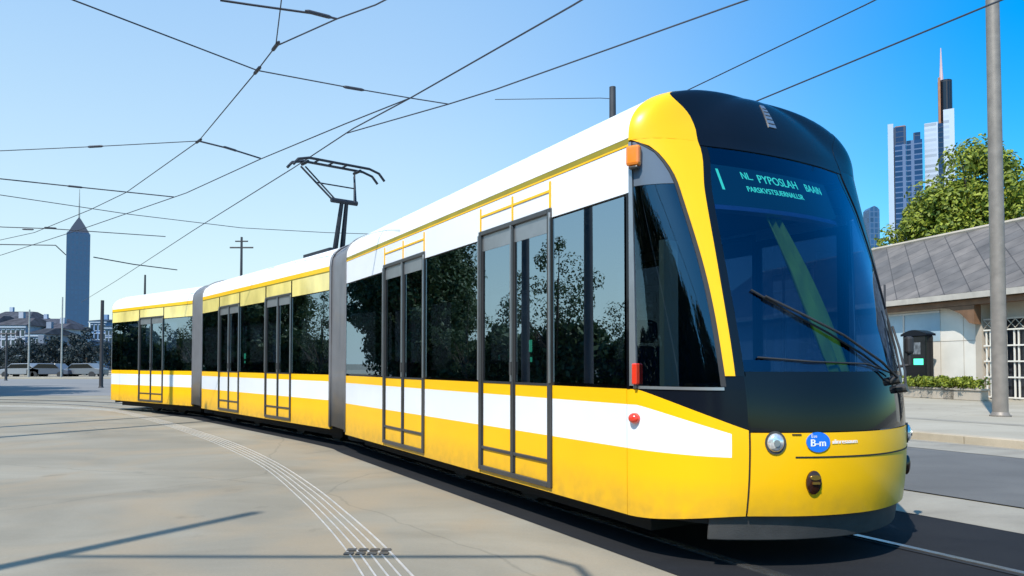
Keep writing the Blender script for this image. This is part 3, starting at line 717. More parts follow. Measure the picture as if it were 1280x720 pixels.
# ------------------------------------------------------------------ wires, all in one plane 5.5 m up
ZW = 5.5
def wire(pts, r, lab, zs=None, ins=()):
    P = []
    for i, (px, py) in enumerate(pts):
        z = ZW if zs is None else zs; x, y = gp(px, py, z); P.append(Vector((x, y, z)))
    # subdivide straight spans in space with a little sag
    Q = [P[0]]
    for a, b in zip(P, P[1:]):
        n = 6
        for k in range(1, n+1):
            f = k/n; q = a.lerp(b, f); q.z -= .0; Q.append(q)
    m = MB(); m.tube(Q, r, 6)
    o = m.build('overhead_wire', M['wire'], org=P[0], smooth=60, label=lab, cat='wire', group='overhead wires of the tramway')
    for (ax, ay) in ins:
        x, y = gp(ax, ay, ZW); c = Vector((x, y, ZW))
        j = min(range(len(Q)-1), key=lambda i: (Q[i]-c).length); dd = (Q[j+1]-Q[j]).normalized()
        k = MB(); k.tube([c-dd*.16, c-dd*.12, c+dd*.12, c+dd*.16], [.012, .024, .024, .012], 8); k.build('insulator', M['wire'], o)
    return o
wire([(-20, -46), (100, 0), (318, 84), (440, 107), (510, 119), (560, 127)], .009, 'span wire falling from the top left corner to the crossing above the pantograph', ins=[(440, 107)])
wire([(270, -6), (310, 0), (395, 12), (418, 18)], .013, 'short thick wire entering at the top edge left of centre', ins=[(395, 12)])
wire([(351, -40), (347, 0), (341, 53)], .007, 'short near vertical wire hanging down from the top edge')
wire([(560, -48), (467, 0), (418, 18), (341, 53), (318, 84), (245, 174), (155, 239), (110, 261), (40, 290), (-60, 312)], .009, 'bent wire stepping down from the top edge to the left horizon through three joints', ins=[(318, 84), (341, 53), (245, 174)])
wire([(-60, 189), (115, 181), (245, 174)], .008, 'thin level wire coming in from the left edge', ins=[(115, 181)])
wire([(245, 174), (285, 184), (323, 196)], .016, 'short thick pull off piece between two wires left of the pantograph', ins=[(285, 184)])
wire([(800, -50), (718, 0), (512, 119), (440, 158), (365, 208), (240, 287), (145, 350), (100, 378)], .011, 'contact wire rising from the rear of the tram over the pantograph to the top edge')
wire([(512, 119), (430, 152), (323, 197), (230, 240), (110, 282), (0, 318), (-60, 335)], .010, 'contact wire branching left above the pantograph towards the far left')
wire([(1050, -46), (920, 0), (620, 108), (560, 127), (432, 164)], .010, 'long wire from the top edge joining the contact wire above the pantograph')
wire([(1180, -46), (1088, 0), (850, 115), (780, 150)], .008, 'thin wire passing behind the tram roof from the top edge right of centre')
wire([(1365, -48), (1245, 0), (930, 131), (800, 190)], .011, 'thick wire crossing the sky behind the grey post at the top right')
wire([(-60, 216), (90, 232), (215, 245)], .014, 'short dark wire at the left ending in the open sky left of the pantograph', ins=[(90, 232)])
wire([(-60, 234), (0, 243), (160, 267), (300, 284), (407, 290), (470, 292)], .010, 'long shallow wire from the left edge to the tram roof behind the pantograph')
wire([(-60, 279), (0, 283), (60, 285), (205, 295)], .014, 'level far wire with two insulators left of the blue tower', ins=[(32, 286), (60, 284)])
wire([(-60, 306), (0, 305), (67, 306), (80, 318)], .018, 'lowest wire at the far left, crossing in front of the blue tower')
wire([(115, 321), (165, 330), (220, 337)], .022, 'short distant wire right of the blue tower above the tram rear')
x, y = (767-640)*20/FPX, 20.
m = MB(); m.tube([(x, y, 8.82), (x-.35, y, 8.84), (x-3.3, y, 8.8)], .010, 6); m.build('overhead_wire', M['wire'], label='thin wire tied to the dark post behind the tram roof', cat='wire', group='overhead wires of the tramway', org=(x, y, 8.8))
m = MB(); m.tube([(-6.45, .04, 7.74), (-4.2, .81, 6.57), (-2.0, 1.57, 5.44), (-1.75, 1.35, 5.4), (-1.6, .6, 5.4), (-1.4, -1, 5.4), (-.8, -6, 5.6)], .032, 8); m.build('overhead_wire', M['wire'], label='thick span cable over the camera casting a level shadow on the paving', cat='wire', org=(-6.45, .04, 8))

# ------------------------------------------------------------------ trees
def leafmat(name, c, c2):
    m, nt, out = newmat(name); b = N(nt, 'ShaderNodeBsdfPrincipled'); b.inputs['Roughness'].default_value = .55; b.inputs['Specular IOR Level'].default_value = .3
    oi = N(nt, 'ShaderNodeNewGeometry'); mx = N(nt, 'ShaderNodeMix', data_type='RGBA'); mx.inputs['A'].default_value = (*c, 1); mx.inputs['B'].default_value = (*c2, 1)
    nt.links.new(oi.outputs['Random Per Island'], mx.inputs['Factor']); nt.links.new(mx.outputs['Result'], b.inputs['Base Color'])
    tr = N(nt, 'ShaderNodeBsdfTranslucent'); nt.links.new(mx.outputs['Result'], tr.inputs[0])
    ms = N(nt, 'ShaderNodeMixShader'); ms.inputs[0].default_value = .22; nt.links.new(b.outputs[0], ms.inputs[1]); nt.links.new(tr.outputs[0], ms.inputs[2]); nt.links.new(ms.outputs[0], out.inputs[0])
    return m
M['leaf'] = leafmat('leaf_green', (.07, .11, .014), (.30, .33, .035))
M['leafd'] = leafmat('leaf_dark', (.03, .055, .018), (.06, .085, .03))
M['leafb'] = leafmat('leaf_bluegreen', (.010, .020, .024), (.028, .042, .044))
M['bark'] = principled('bark', (.07, .05, .035), .85, var=.3, vscale=8, bump=.5, bscale=30)
def tree_protos(kind, seed, H, rad, ncl, nl, leaf, mat, low=.35, narrow=1.0):
    rnd = random.Random(seed); mb = MB(); cl = []
    zc = H*(low+1)/2; rz = H*(1-low)/2
    for _ in range(ncl):
        while True:
            a = Vector((rnd.uniform(-1, 1), rnd.uniform(-1, 1), rnd.uniform(-1, 1)))
            if .25 < a.length < 1: break
        s = 1-.25*max(a.z, 0)
        c = Vector((a.x*rad*s*narrow, a.y*rad*s*narrow, zc+a.z*rz)); r = rad*rnd.uniform(.15, .32)
        cl.append((c, r))
        for _ in range(nl):
            d = Vector((rnd.gauss(0, 1), rnd.gauss(0, 1), rnd.gauss(0, 1))).normalized()*r*rnd.random()**.33
            p = c+d; s_ = leaf*rnd.uniform(.6, 1.3)
            n = (d.normalized()+Vector((rnd.uniform(-1, 1), rnd.uniform(-1, 1), rnd.uniform(-.3, 1)))*.8).normalized()
            u = n.cross(Vector((rnd.uniform(-1, 1), rnd.uniform(-1, 1), rnd.uniform(-1, 1)))).normalized(); w = n.cross(u)
            mb.add([p-u*s_*.5, p-w*s_*.30+n*s_*.05, p+u*s_*.6, p+w*s_*.30+n*s_*.05], [(0, 1, 2, 3)])
    tk = MB(); tk.tube([(0, 0, 0), (.05, .03, H*low*.6), (0, .06, H*low*1.2), (-.05, 0, H*.75)], [H*.024, H*.018, H*.015, H*.005], 10)
    for c, r in cl[:max(5, ncl//4)]:
        z0 = H*rnd.uniform(low*.7, low*1.3); tk.tube([(0, .03, z0), (c.x*.5, c.y*.5, (z0+c.z)/2+.2), tuple(c)], [H*.008, H*.005, H*.002], 6)
    return mb, tk
_cache = {}
def tree(x, y, z0, spec, lab, s=1.0, rot=0., group=None, name='leafy_tree', cat='tree'):
    t = thing(name, lab, cat, (x, y, z0), group); t.rotation_euler = (0, 0, rot); t.scale = (s, s, s)
    if spec not in _cache:
        mb, tk = tree_protos(spec[0], spec[1], spec[2], spec[3], spec[4], spec[5], spec[6], None, spec[8], spec[9])
        t['_org'] = (0, 0, 0)
        c = mb.build('crown', M[spec[7]], t); k = tk.build('trunk', M['bark'], t, smooth=60); _cache[spec] = (c, k)
    else:
        for o in _cache[spec]:
            c = o.copy(); C.objects.link(c); c.parent = t
    return t
broad = ('a', 3, 14.0, 4.6, 110, 300, .27, 'leaf', .28, 1.0)
broad2 = ('a', 11, 12.5, 4.2, 95, 300, .27, 'leaf', .28, 1.0)
dark = ('a', 5, 9.0, 3.2, 80, 210, .20, 'leafd', .16, 1.0)
sparse = ('a', 15, 9.0, 3.0, 42, 120, .18, 'leafd', .22, 1.0)
poplar = ('a', 6, 11.0, 3.6, 120, 260, .24, 'leafd', .05, 1.0)
small = ('a', 8, 5.0, 2.4, 36, 80, .30, 'leafb', .08, 1.0)
slim = ('a', 9, 5.0, .85, 30, 90, .13, 'leaf', .15, 1.0)
# right, behind the low building
tree(27.5, 42, 0, broad, 'tall light green tree at the right edge behind the grey post', 1.0, .3, 'trees behind the low building')
tree(26.2, 42.5, 0, broad2, 'light green tree in front of the white skyscraper, left of the grey post', .93, 1.2, 'trees behind the low building')
tree(33.5, 44, 0, broad, 'light green tree half outside the right edge of the picture', .95, 2.2, 'trees behind the low building')
tree(59.3, 113, 0, slim, 'small distant tree beside the foot of the dark glass tower', 4.3, 0, 'trees behind the low building')
# left, mirrored in the tram windows
for i, (x, y, s, lab, sp_) in enumerate(((-19, 12, .50, 'low dark tree left of the view, mirrored in the front car', sparse), (-20.5, 16.4, .72, 'dark tree left of the view, mirrored beside the front door', sparse),
        (-21.5, 21.5, .50, 'small dark tree left of the view, mirrored between the doors', sparse), (-27, 29.0, 1.0, 'tall dark tree left of the view, mirrored in the middle car', poplar), (-32, 33, 1.15, 'large dark tree left of the view, mirrored in the middle car', poplar),
        (-36, 35.5, 1.2, 'large dark tree far left of the view, mirrored in the rear car', poplar), (-43, 40, 1.2, 'farthest dark tree left of the view, mirrored in the rear car', poplar), (-18, 7.5, .6, 'dark tree standing left of the camera', dark),
        (-14.5, -9, .92, 'tree left behind the camera, mirrored in the cab window', poplar), (-19, -14, 1.05, 'second tree left behind the camera, mirrored in the cab window', poplar), (-11.5, -14.5, 1.0, 'third tree left behind the camera', poplar), (-19, -3, .8, 'bushy tree left of the camera', poplar), (-5.5, -18, 1.0, 'tree directly behind the camera', poplar), (-15.5, -6, .95, 'dense tree left behind the camera, beside the hedge end', poplar), (-13, -12, 1.0, 'dense tree in the second row left behind the camera', poplar), (-24, -9, 1.2, 'large tree in the back row left behind the camera', poplar))):
    tree(x, y, 0, sp_, lab, s, i*1.3, 'trees along the left side of the square')
hg = thing('hedge', 'long dark clipped hedge left of the view, mirrored low in the tram windows', 'hedge', (-20, 15, 0))
rnd = random.Random(77); m = MB(); hp = [Vector((-17.5, -8)), Vector((-18.2, 8)), Vector((-20.5, 16)), Vector((-26, 25.5)), Vector((-46, 43))]
for a_, b_ in zip(hp, hp[1:]):
    L_ = (b_-a_).length; dd = (b_-a_)/L_; nn_ = Vector((-dd.y, dd.x))
    for _ in range(int(L_*800)):
        q = a_+dd*rnd.random()*L_+nn_*rnd.gauss(0, .35); p = Vector((q.x, q.y, rnd.random()**.8*(2.7+.35*math.sin(q.y*1.3)+.2*math.sin(q.y*3.1)))); s_ = rnd.uniform(.10, .2)
        d1 = Vector((rnd.uniform(-1, 1), rnd.uniform(-1, 1), rnd.uniform(-1, 1))).normalized(); d2 = d1.cross(Vector((rnd.uniform(-1, 1), rnd.uniform(-1, 1), rnd.uniform(-1, 1)))).normalized()
        m.add([p-d1*s_, p-d2*s_*.6, p+d1*s_, p+d2*s_*.6], [(0, 1, 2, 3)])
m.build('foliage', M['leafd'], hg)
pole('wire_post', -11.3, 10.9, 0, 10, .13, .10, M['postdark'], 'dark post left of the view, mirrored in the front window of the tram', 'post')
pole('wire_post', -12.6, 13.5, 0, 10, .13, .10, M['postdark'], 'dark post left of the view, mirrored in the window between the doors', 'post')

# far trees before the old houses
sp = [(-57, 82, 1.05), (-53.5, 80, .9), (-50.5, 83, 1.2), (-47.8, 81, .95), (-60.5, 84, .8), (-44, 86, .8), (-40.6, 84, .75)]
sp += [(-63.5, 86, .9), (-58.8, 90, 1.15), (-55.2, 91, 1.0), (-49.2, 92, 1.2), (-46, 93, 1.0), (-67, 93, 1.1)]
labs = ['dark round tree before the far houses, third from the left', 'dark low tree between the far posts', 'tallest dark tree left of the blue tower foot', 'small dark tree at the foot of the blue tower',
        'dark tree at the far left edge before the houses', 'dark tree right of the blue tower foot', 'dark tree behind the rear end of the tram', 'dark tree at the left picture border', 'dark tree in the second row left of the far posts', 'dark tree in the second row between the far posts',
        'tall dark tree in the second row at the foot of the blue tower', 'dark tree in the second row right of the blue tower', 'dark tree in the second row outside the left border']
for (x, y, s), l in zip(sp, labs): tree(x, y, .12, small, l, s*(.80 if x < -54 else .95), x, 'trees before the far houses', 'round_tree')

# ------------------------------------------------------------------ buildings
def brickwin(name, wall, glass, sx, sz, mort, axis='x', rough=.25, offset=0., k2=.6):
    """facade of real storeys at a great distance: regular window bands"""
    m, nt, out = newmat(name); b = N(nt, 'ShaderNodeBsdfPrincipled'); nt.links.new(b.outputs[0], out.inputs[0])
    tc = N(nt, 'ShaderNodeTexCoord'); sep = N(nt, 'ShaderNodeSeparateXYZ'); nt.links.new(tc.outputs['Object'], sep.inputs[0])
    ad = N(nt, 'ShaderNodeMath', operation='ADD'); nt.links.new(sep.outputs['X'], ad.inputs[0]); nt.links.new(sep.outputs['Y'], ad.inputs[1])
    cb = N(nt, 'ShaderNodeCombineXYZ'); nt.links.new(ad.outputs[0], cb.inputs[0]); nt.links.new(sep.outputs['Z'], cb.inputs[1])
    br = N(nt, 'ShaderNodeTexBrick'); br.offset = offset; br.inputs['Color1'].default_value = (*glass, 1); br.inputs['Color2'].default_value = (*[g*k2 for g in glass], 1); br.inputs['Mortar'].default_value = (*wall, 1)
    br.inputs['Scale'].default_value = 1; br.inputs['Brick Width'].default_value = sx; br.inputs['Row Height'].default_value = sz; br.inputs['Mortar Size'].default_value = mort; br.inputs['Mortar Smooth'].default_value = 0
    nt.links.new(cb.outputs[0], br.inputs['Vector']); nt.links.new(br.outputs['Color'], b.inputs['Base Color'])
    r = N(nt, 'ShaderNodeMapRange'); r.inputs[3].default_value = rough; r.inputs[4].default_value = .7; nt.links.new(br.outputs['Fac'], r.inputs[0]); nt.links.new(r.outputs[0], b.inputs['Roughness'])
    return m
M['tw_white'] = principled('tower_white', (.33, .40, .52), .5, var=.04, vscale=.05)
M['tw_grid'] = brickwin('tower_grid', (.07, .12, .23), (.012, .04, .12), 3.5, 3.8, .4, rough=.15)
M['tw_dark'] = brickwin('tower_dark_glass', (.03, .05, .09), (.015, .035, .10), 2.5, 3.8, .25, rough=.12)
M['tw_lines'] = brickwin('tower_pale_lines', (.40, .46, .57), (.40, .46, .56), 60, 3.8, .8, rough=.4)
M['tw_blue'] = brickwin('tower_blue', (.05, .11, .21), (.03, .085, .19), 3.0, 4.0, .35, rough=.25)
M['tw_crown'] = brickwin('tower_crown', (.02, .022, .03), (.01, .012, .02), 2.0, 30, .3)
M['tw_brown'] = principled('tower_brown', (.28, .12, .06), .6, var=.2, vscale=.3)
D = 520.
def TP(px, d, px0, z):      # tower frame: front square to the line of sight through column px0, d metres behind its front
    r0 = Vector(((px0-640)/FPX, 1)); o = r0*D; rn = r0.normalized(); q = Vector(((px-640)/FPX, 1)); k = o.dot(rn)/q.dot(rn); p = q*k+rn*d
    return Vector((p.x, p.y, z))
def TX(px): return (px-640)*D/FPX
def TZ(py): return CH+(HY-py)*D/FPX
def tower_thing(name, lab, px): return thing(name, lab, 'skyscraper', (TX(px), D, 0))
t = tower_thing('skyscraper', 'dark glass skyscraper with white edge slab, left of the antenna tower', 1135)
PX0 = 1135
def tb(t, name, x0, x1, y0, zt, mat, d0=0, d1=22, zb=0):
    m = MB(); a, b = TP(x0, d0, PX0, 0), TP(x1, d0, PX0, 0); rn = Vector(((PX0-640)/FPX, 1)).normalized()*(d1-d0); rn = Vector((rn.x, rn.y, 0))
    zt = TZ(zt); vs = [a, b, b+rn, a+rn]; vs = [Vector((v.x, v.y, zb)) for v in vs]+[Vector((v.x, v.y, zt)) for v in vs]
    m.add(vs, [(0, 3, 2, 1), (4, 5, 6, 7), (0, 1, 5, 4), (1, 2, 6, 5), (2, 3, 7, 6), (3, 0, 4, 7)]); return m.build(name, mat, t)
tb(t, 'edge_slab', 1114, 1121, 0, 153, M['tw_white'], -6, 20)
tb(t, 'glass_slab', 1121.2, 1137, 0, 155, M['tw_dark'], 0, 22)
tb(t, 'office_wing', 1137.2, 1157, 0, 176, M['tw_grid'], -4, 22)
tb(t, 'lower_wing', 1122.5, 1137, 0, 180, M['tw_grid'], -5, -.2)
tb(t, 'roof_plant', 1146, 1155, 0, 164, M['tw_dark'], 2, 12, TZ(176)+.1)
tb(t, 'roof_rail', 1123, 1136, 0, 153, M['tw_brown'], 2, 12, TZ(155)+.1)
PX0 = 1180
t = tower_thing('skyscraper', 'pale skyscraper with dark round crown and tall red and white antenna', 1180)
def rounded(t, name, cx, w, zt, mat, zb=0, n=20, dd=12):
    m = MB(); m.tube([TP(cx, dd, PX0, zb), TP(cx, dd, PX0, TZ(zt))], w*D/FPX/2, n); return m.build(name, mat, t, smooth=40)
tb(t, 'left_slab', 1160, 1177, 0, 149, M['tw_lines'], 0, 20)
tb(t, 'glass_bay', 1177.2, 1184, 0, 150, M['tw_dark'], 3, 20)
tb(t, 'right_slab', 1184.2, 1198, 0, 136, M['tw_lines'], -2, 20)
rounded(t, 'crown', 1187, 16, 92, M['tw_crown'], TZ(150))
tb(t, 'crown_edge', 1178.2, 1181.2, 0, 90, M['tw_brown'], 5, 10, TZ(149)+.1)
m = MB(); m.tube([TP(1182.5, 12, PX0, TZ(93)), TP(1182.5, 12, PX0, TZ(74)), TP(1182.5, 12, PX0, TZ(48))], [1.5, .9, .3], 8); m.build('antenna', principled('antenna_pale', (.5, .35, .36), .5), t)
t = tower_thing('skyscraper', 'small blue skyscraper with rounded top beside the windscreen of the tram', 1095)
m = MB(); x0, x1 = TX(1089), TX(1102); xm = (x0+x1)/2
pr_ = [(x0, 0), (x0, TZ(261)), (x0+1.5, TZ(258)), (xm, TZ(256)), (x1-1.5, TZ(258)), (x1, TZ(261)), (x1, 0)]
n = len(pr_); m.add([(a, D, b) for a, b in pr_]+[(a, D+9, b) for a, b in pr_], [tuple(range(n)), tuple(range(n, 2*n))[::-1]]+[(i, (i+1) % n, n+(i+1) % n, n+i) for i in range(n)])
m.build('glass_shaft', M['tw_blue'], t)
# blue tower at left
t = thing('skyscraper', 'tall plain blue tower with pointed dark roof standing over the far houses', 'tower', (TX(96), 600, 0))
D = 600.
PX0 = 96
tb(t, 'shaft', 80.5, 110.5, 0, 291, brickwin('blue_tower_face', (.028, .078, .155), (.031, .086, .17), 4, 4.2, .8, rough=.45, k2=.9), 0, 20)
tb(t, 'cornice', 81.5, 109.5, 0, 289.5, brickwin('blue_tower_cornice', (.03, .08, .17), (.03, .08, .17), 4, 4.2, .8, rough=.45), .8, 19.2, TZ(291)+.05)
m = MB(); vs = []; cc = TP(96, 10, 96, 0); ax = (TP(110, 0, 96, 0)-TP(82, 0, 96, 0)).normalized(); ay = Vector((-ax.y, ax.x, 0)); xc, yc = cc.x, cc.y
for h_, z in ((7.6, TZ(289.5)+.1), (4.6, TZ(280)), (1.6, TZ(271.5)), (.2, TZ(268))):
    for a_, b_ in ((-1, -1), (1, -1), (1, 1), (-1, 1)): q = cc+ax*a_*h_+ay*b_*h_; vs.append((q.x, q.y, z))
m.add(vs, [(3, 2, 1, 0), (12, 13, 14, 15)]+[(k*4+i, k*4+(i+1) % 4, k*4+4+(i+1) % 4, k*4+4+i) for k in range(3) for i in range(4)])
m.build('pointed_roof', principled('tower_roof', (.012, .025, .05), .6), t)
m = MB(); m.tube([(xc, yc, TZ(268)-.2), (xc, yc, TZ(232))], [.7, .2], 6); m.build('spire', M['postgrey'], t)

# old houses at the far left
def far_house(x, y, w, dp, h, wallc, roofc, lab, hip=2.5, storeys=3, bays=4):
    t = thing('town_house', lab, 'house', (x, y, .12), 'old houses along the far side of the square')
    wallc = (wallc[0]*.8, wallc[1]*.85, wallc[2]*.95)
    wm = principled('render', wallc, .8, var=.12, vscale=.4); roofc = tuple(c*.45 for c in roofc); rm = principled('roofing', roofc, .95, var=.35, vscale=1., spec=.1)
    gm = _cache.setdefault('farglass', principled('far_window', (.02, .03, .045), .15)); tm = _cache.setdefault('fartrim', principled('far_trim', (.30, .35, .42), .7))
    m = MB(); m.box((x-w/2, y, .12), (x+w/2, y+dp, h)); m.build('wall', wm, t)
    m = MB(); e = .5; a = [(x-w/2-e, y-e), (x+w/2+e, y-e), (x+w/2+e, y+dp+e), (x-w/2-e, y+dp+e)]; b = [(x-w*.35, y+dp*.4), (x+w*.35, y+dp*.4), (x+w*.35, y+dp*.6), (x-w*.35, y+dp*.6)]
    m.add([(*p, h+.02) for p in a]+[(*p, h+hip) for p in b], [(3, 2, 1, 0), (4, 5, 6, 7)]+[(i, (i+1) % 4, 4+(i+1) % 4, 4+i) for i in range(4)]); r = m.build('roof', rm, t)
    m = MB(); m.box((x-w/2-.3, y-.35, h-.45), (x+w/2+.3, y-.005, h-.05)); m.build('cornice', tm, t)
    m = MB(); m.box((x-w/4, y+dp*.4, h+hip*.5), (x-w/4+.9, y+dp*.4+.7, h+hip+1.2)); m.build('chimney', wm, r)
    sh = (h-1.0)/storeys; bw = w/bays
    for i in range(storeys):
        for j in range(bays):
            cx = x-w/2+(j+.5)*bw; z = .9+i*sh; ww = min(.7, bw*.3)
            q = MB(); q.box((cx-ww, y-.06, z), (cx+ww, y+.03, z+sh*.6)); wn = q.build('window', gm, t)
            q = MB(); q.box((cx-ww*1.25, y-.14, z-.16), (cx+ww*1.25, y-.005, z-.01)); q.box((cx-ww*1.25, y-.12, z+sh*.6+.01), (cx+ww*1.25, y-.005, z+sh*.6+.18)); q.build('sill', tm, wn)
def hx(px, d): return (px-640)*d/FPX
def hh(py, d): return CH+(HY-py)*d/FPX
hz = [(-22, 150, 26, 393, (.34, .36, .40), (.12, .12, .14), 'grey house whose end shows at the left picture border', 1.8, 4, 5),
      (13, 135, 36, 396, (.36, .36, .38), (.13, .13, .15), 'grey house with pale cornice at the far left edge', 1.6, 4, 6),
      (44, 128, 20, 409, (.22, .24, .28), (.08, .09, .11), 'narrow dark grey house second from the left edge', 1.2, 3, 4),
      (64, 140, 24, 403, (.40, .41, .43), (.14, .14, .17), 'pale grey house just left of the blue tower', 1.2, 4, 5),
      (10, 190, 50, 388, (.40, .44, .50), (.12, .13, .16), 'taller pale house rising behind the left houses', 2.2, 4, 8),
      (52, 185, 44, 397, (.34, .38, .45), (.13, .14, .18), 'wide pale house behind with the second highest roof', 1.6, 4, 8),
      (30, 105, 22, 428, (.16, .18, .21), (.06, .07, .09), 'low dark house close behind the trees at the left', .9, 3, 4),
      (72, 100, 18, 430, (.44, .44, .45), (.08, .09, .12), 'low white fronted house close behind the dark trees', .9, 3, 4),
      (98, 150, 30, 424, (.14, .21, .32), (.06, .10, .16), 'blue block standing before the foot of the blue tower', .6, 3, 6),
      (122, 170, 20, 398, (.15, .24, .36), (.08, .12, .18), 'blue grey block immediately right of the blue tower', .6, 5, 4),
      (140, 160, 18, 405, (.22, .27, .33), (.08, .12, .18), 'distant bluish block behind the rear end of the tram', .6, 5, 4)]
for px_, d_, wpx, ytop, wc, rc, lab, hip, st_, by in hz:
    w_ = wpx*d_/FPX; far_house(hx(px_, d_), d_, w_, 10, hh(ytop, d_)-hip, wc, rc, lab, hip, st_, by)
def low_wall(x0, x1, y, lab):
    t = thing('railing', lab, 'railing', (x0, y, .12)); m = MB(); m.box((x0, y, 1.05), (x1, y+.05, 1.11)); m.box((x0, y, .45), (x1, y+.05, .50)); m.build('rail', M['postdark'], t)
    k = int((x1-x0)/1.5); m = MB()
    for i in range(k+1): xx = x0+i*(x1-x0)/k; m.box((xx-.03, y+.055, .12), (xx+.03, y+.1, 1.15))
    m.build('posts', M['postdark'], t)
low_wall(-60, -38, 76, 'low dark railing at the far side of the square before the trees')

# cars parked at the far side
def car(x, y, col, lab, flip=1, tall=1.0):
    t = thing('parked_car', lab, 'car', (x, y, .0), 'cars parked at the far side of the square'); L = 2.1
    pm = principled('car_paint', col, .25, 0, .6)
    pr = [(-L, .35), (-L, .8*tall), (-1.3, .92*tall), (-.75, 1.42*tall), (.95, 1.46*tall), (1.6, .98*tall), (L, .88*tall), (L, .35)]
    def loft(prf, w0, w1):
        m = MB(); n = len(prf); m.add([(x+a*flip, y-w0, b) for a, b in prf]+[(x+a*flip, y+w1, b) for a, b in prf], [tuple(range(n)), tuple(range(n, 2*n))[::-1]]+[(i, (i+1) % n, n+(i+1) % n, n+i) for i in range(n)]); return m
    loft(pr, .85, .85).build('body', pm, t, bevel=.06)
    loft([(-1.15, .95*tall), (-.72, 1.36*tall), (.88, 1.39*tall), (1.42, .98*tall)], .862, .862).build('side_window', M['black'], t)
    for a in (-1.3, 1.3):
        for s in (-1, 1): m = MB(); m.tube([(x+a, y+s*.70, .32), (x+a, y+s*.88, .32)], .32, 16); m.build('wheel', M['rubber'], t)
car(hx(30, 72.5), 72.5, (.20, .21, .23), 'grey car parked at the left before the far trees')
car(hx(66, 72.5), 72.5, (.05, .06, .09), 'dark blue car parked in front of the dark trees', -1)
car(hx(105, 73), 73, (.12, .13, .15), 'dark grey car parked right of the blue tower foot')

# ------------------------------------------------------------------ low station building at the right
wd = Vector((.26, -.966)).normalized(); wn = Vector((-wd.y, wd.x))       # along (towards camera), into the building
if wn.x < 0: wn = -wn
WB = Vector((15.8, 29.6))
def BW(m_, d_, z): p = WB+wd*m_+wn*d_; return Vector((p.x, p.y, z))
def wm_(px, d_=0):       # distance along the wall of a picture column
    r = (px-640)/FPX; o = WB+wn*d_
    return (r*o.y-o.x)/(wd.x-r*wd.y)
st = thing('station_building', 'low white building with long grey slate roof behind the grey post', 'building', BW(0, 0, .15))
def slate():
    m, nt, out = newmat('slate_roof'); b = N(nt, 'ShaderNodeBsdfPrincipled'); nt.links.new(b.outputs[0], out.inputs[0]); b.inputs['Roughness'].default_value = .7
    uv = N(nt, 'ShaderNodeUVMap'); uv.uv_map = 'UVMap'; mp = N(nt, 'ShaderNodeMapping'); mp.inputs['Rotation'].default_value = (0, 0, .785); nt.links.new(uv.outputs[0], mp.inputs[0])
    br = N(nt, 'ShaderNodeTexBrick'); br.offset = 0; br.inputs['Color1'].default_value = (.15, .13, .115, 1); br.inputs['Color2'].default_value = (.095, .086, .08, 1); br.inputs['Mortar'].default_value = (.06, .052, .047, 1)
    br.inputs['Scale'].default_value = 1; br.inputs['Brick Width'].default_value = .8; br.inputs['Row Height'].default_value = .8; br.inputs['Mortar Size'].default_value = .018; nt.links.new(mp.outputs[0], br.inputs['Vector'])
    n = N(nt, 'ShaderNodeTexNoise'); n.inputs['Scale'].default_value = 1.2; n.inputs['Detail'].default_value = 8; nt.links.new(uv.outputs[0], n.inputs['Vector'])
    r = N(nt, 'ShaderNodeMapRange'); r.inputs[1].default_value = .3; r.inputs[2].default_value = .7; r.inputs[3].default_value = .7; r.inputs[4].default_value = 1.3; nt.links.new(n.outputs['Fac'], r.inputs[0])
    sc = N(nt, 'ShaderNodeVectorMath', operation='SCALE'); nt.links.new(br.outputs['Color'], sc.inputs[0]); nt.links.new(r.outputs[0], sc.inputs['Scale']); nt.links.new(sc.outputs[0], b.inputs['Base Color'])
    bp = N(nt, 'ShaderNodeBump'); bp.inputs['Strength'].default_value = .6; bp.inputs['Distance'].default_value = .03; bp.invert = True; nt.links.new(br.outputs['Fac'], bp.inputs['Height']); nt.links.new(bp.outputs[0], b.inputs['Normal'])
    return m
M['slate'] = slate()
M['wallw'] = principled('white_render', (.70, .65, .57), .8, var=.07, vscale=1.5, bump=.2, bscale=40)
M['walls'] = principled('sandy_stone', (.42, .36, .29), .8, var=.12, vscale=1.5, bump=.2, bscale=40)
M['walbl'] = principled('pale_blue_panel', (.36, .47, .53), .5, var=.05)
M['brown'] = principled('brown_beam', (.16, .085, .045), .7, var=.2, vscale=3)
M['eave'] = principled('eave_board', (.42, .38, .33), .7, var=.12, vscale=3)
M['darkgl'] = principled('dark_opening', (.03, .035, .045), .12, 0, .4)
m0, m1 = -16, 14
E, Rg = (-.55, 3.95), (4.0, 7.1)      # eave and ridge (distance into building, height)
m = MB()
def roofslab(m, a, b, th=.12):
    vs = [BW(m0, a[0], a[1]), BW(m1, a[0], a[1]), BW(m1, b[0], b[1]), BW(m0, b[0], b[1])]; vs += [v-Vector((0, 0, th)) for v in vs]
    m.add(vs, [(0, 1, 2, 3), (7, 6, 5, 4), (0, 4, 5, 1), (1, 5, 6, 2), (2, 6, 7, 3), (3, 7, 4, 0)])
roofslab(m, E, Rg); roofslab(m, (8.55, 3.95), (4.005, 7.1))
rf = m.build('roof', M['slate'], st)
uvl = rf.data.uv_layers.new(name='UVMap')
for lp in rf.data.loops:
    w = rf.matrix_basis @ rf.data.vertices[lp.vertex_index].co + Vector(st.location); q = w.xy-WB
    uvl.data[lp.index].uv = (q.dot(wd), q.dot(wn)*1.2)
m = MB(); m.tube([BW(m0, 4, 7.12), BW(m1, 4, 7.12)], .09, 8); m.build('ridge_cap', M['walls'], rf)
m = MB(); m.box((m0, -.62, 3.72), (m1, -.50, 3.93), 0, BW); m.build('eave_board', M['eave'], st)
m = MB(); m.box((m0, -.42, 3.50), (m1, -.05, 3.70), 0, BW); m.build('eave_beam', M['brown'], st)
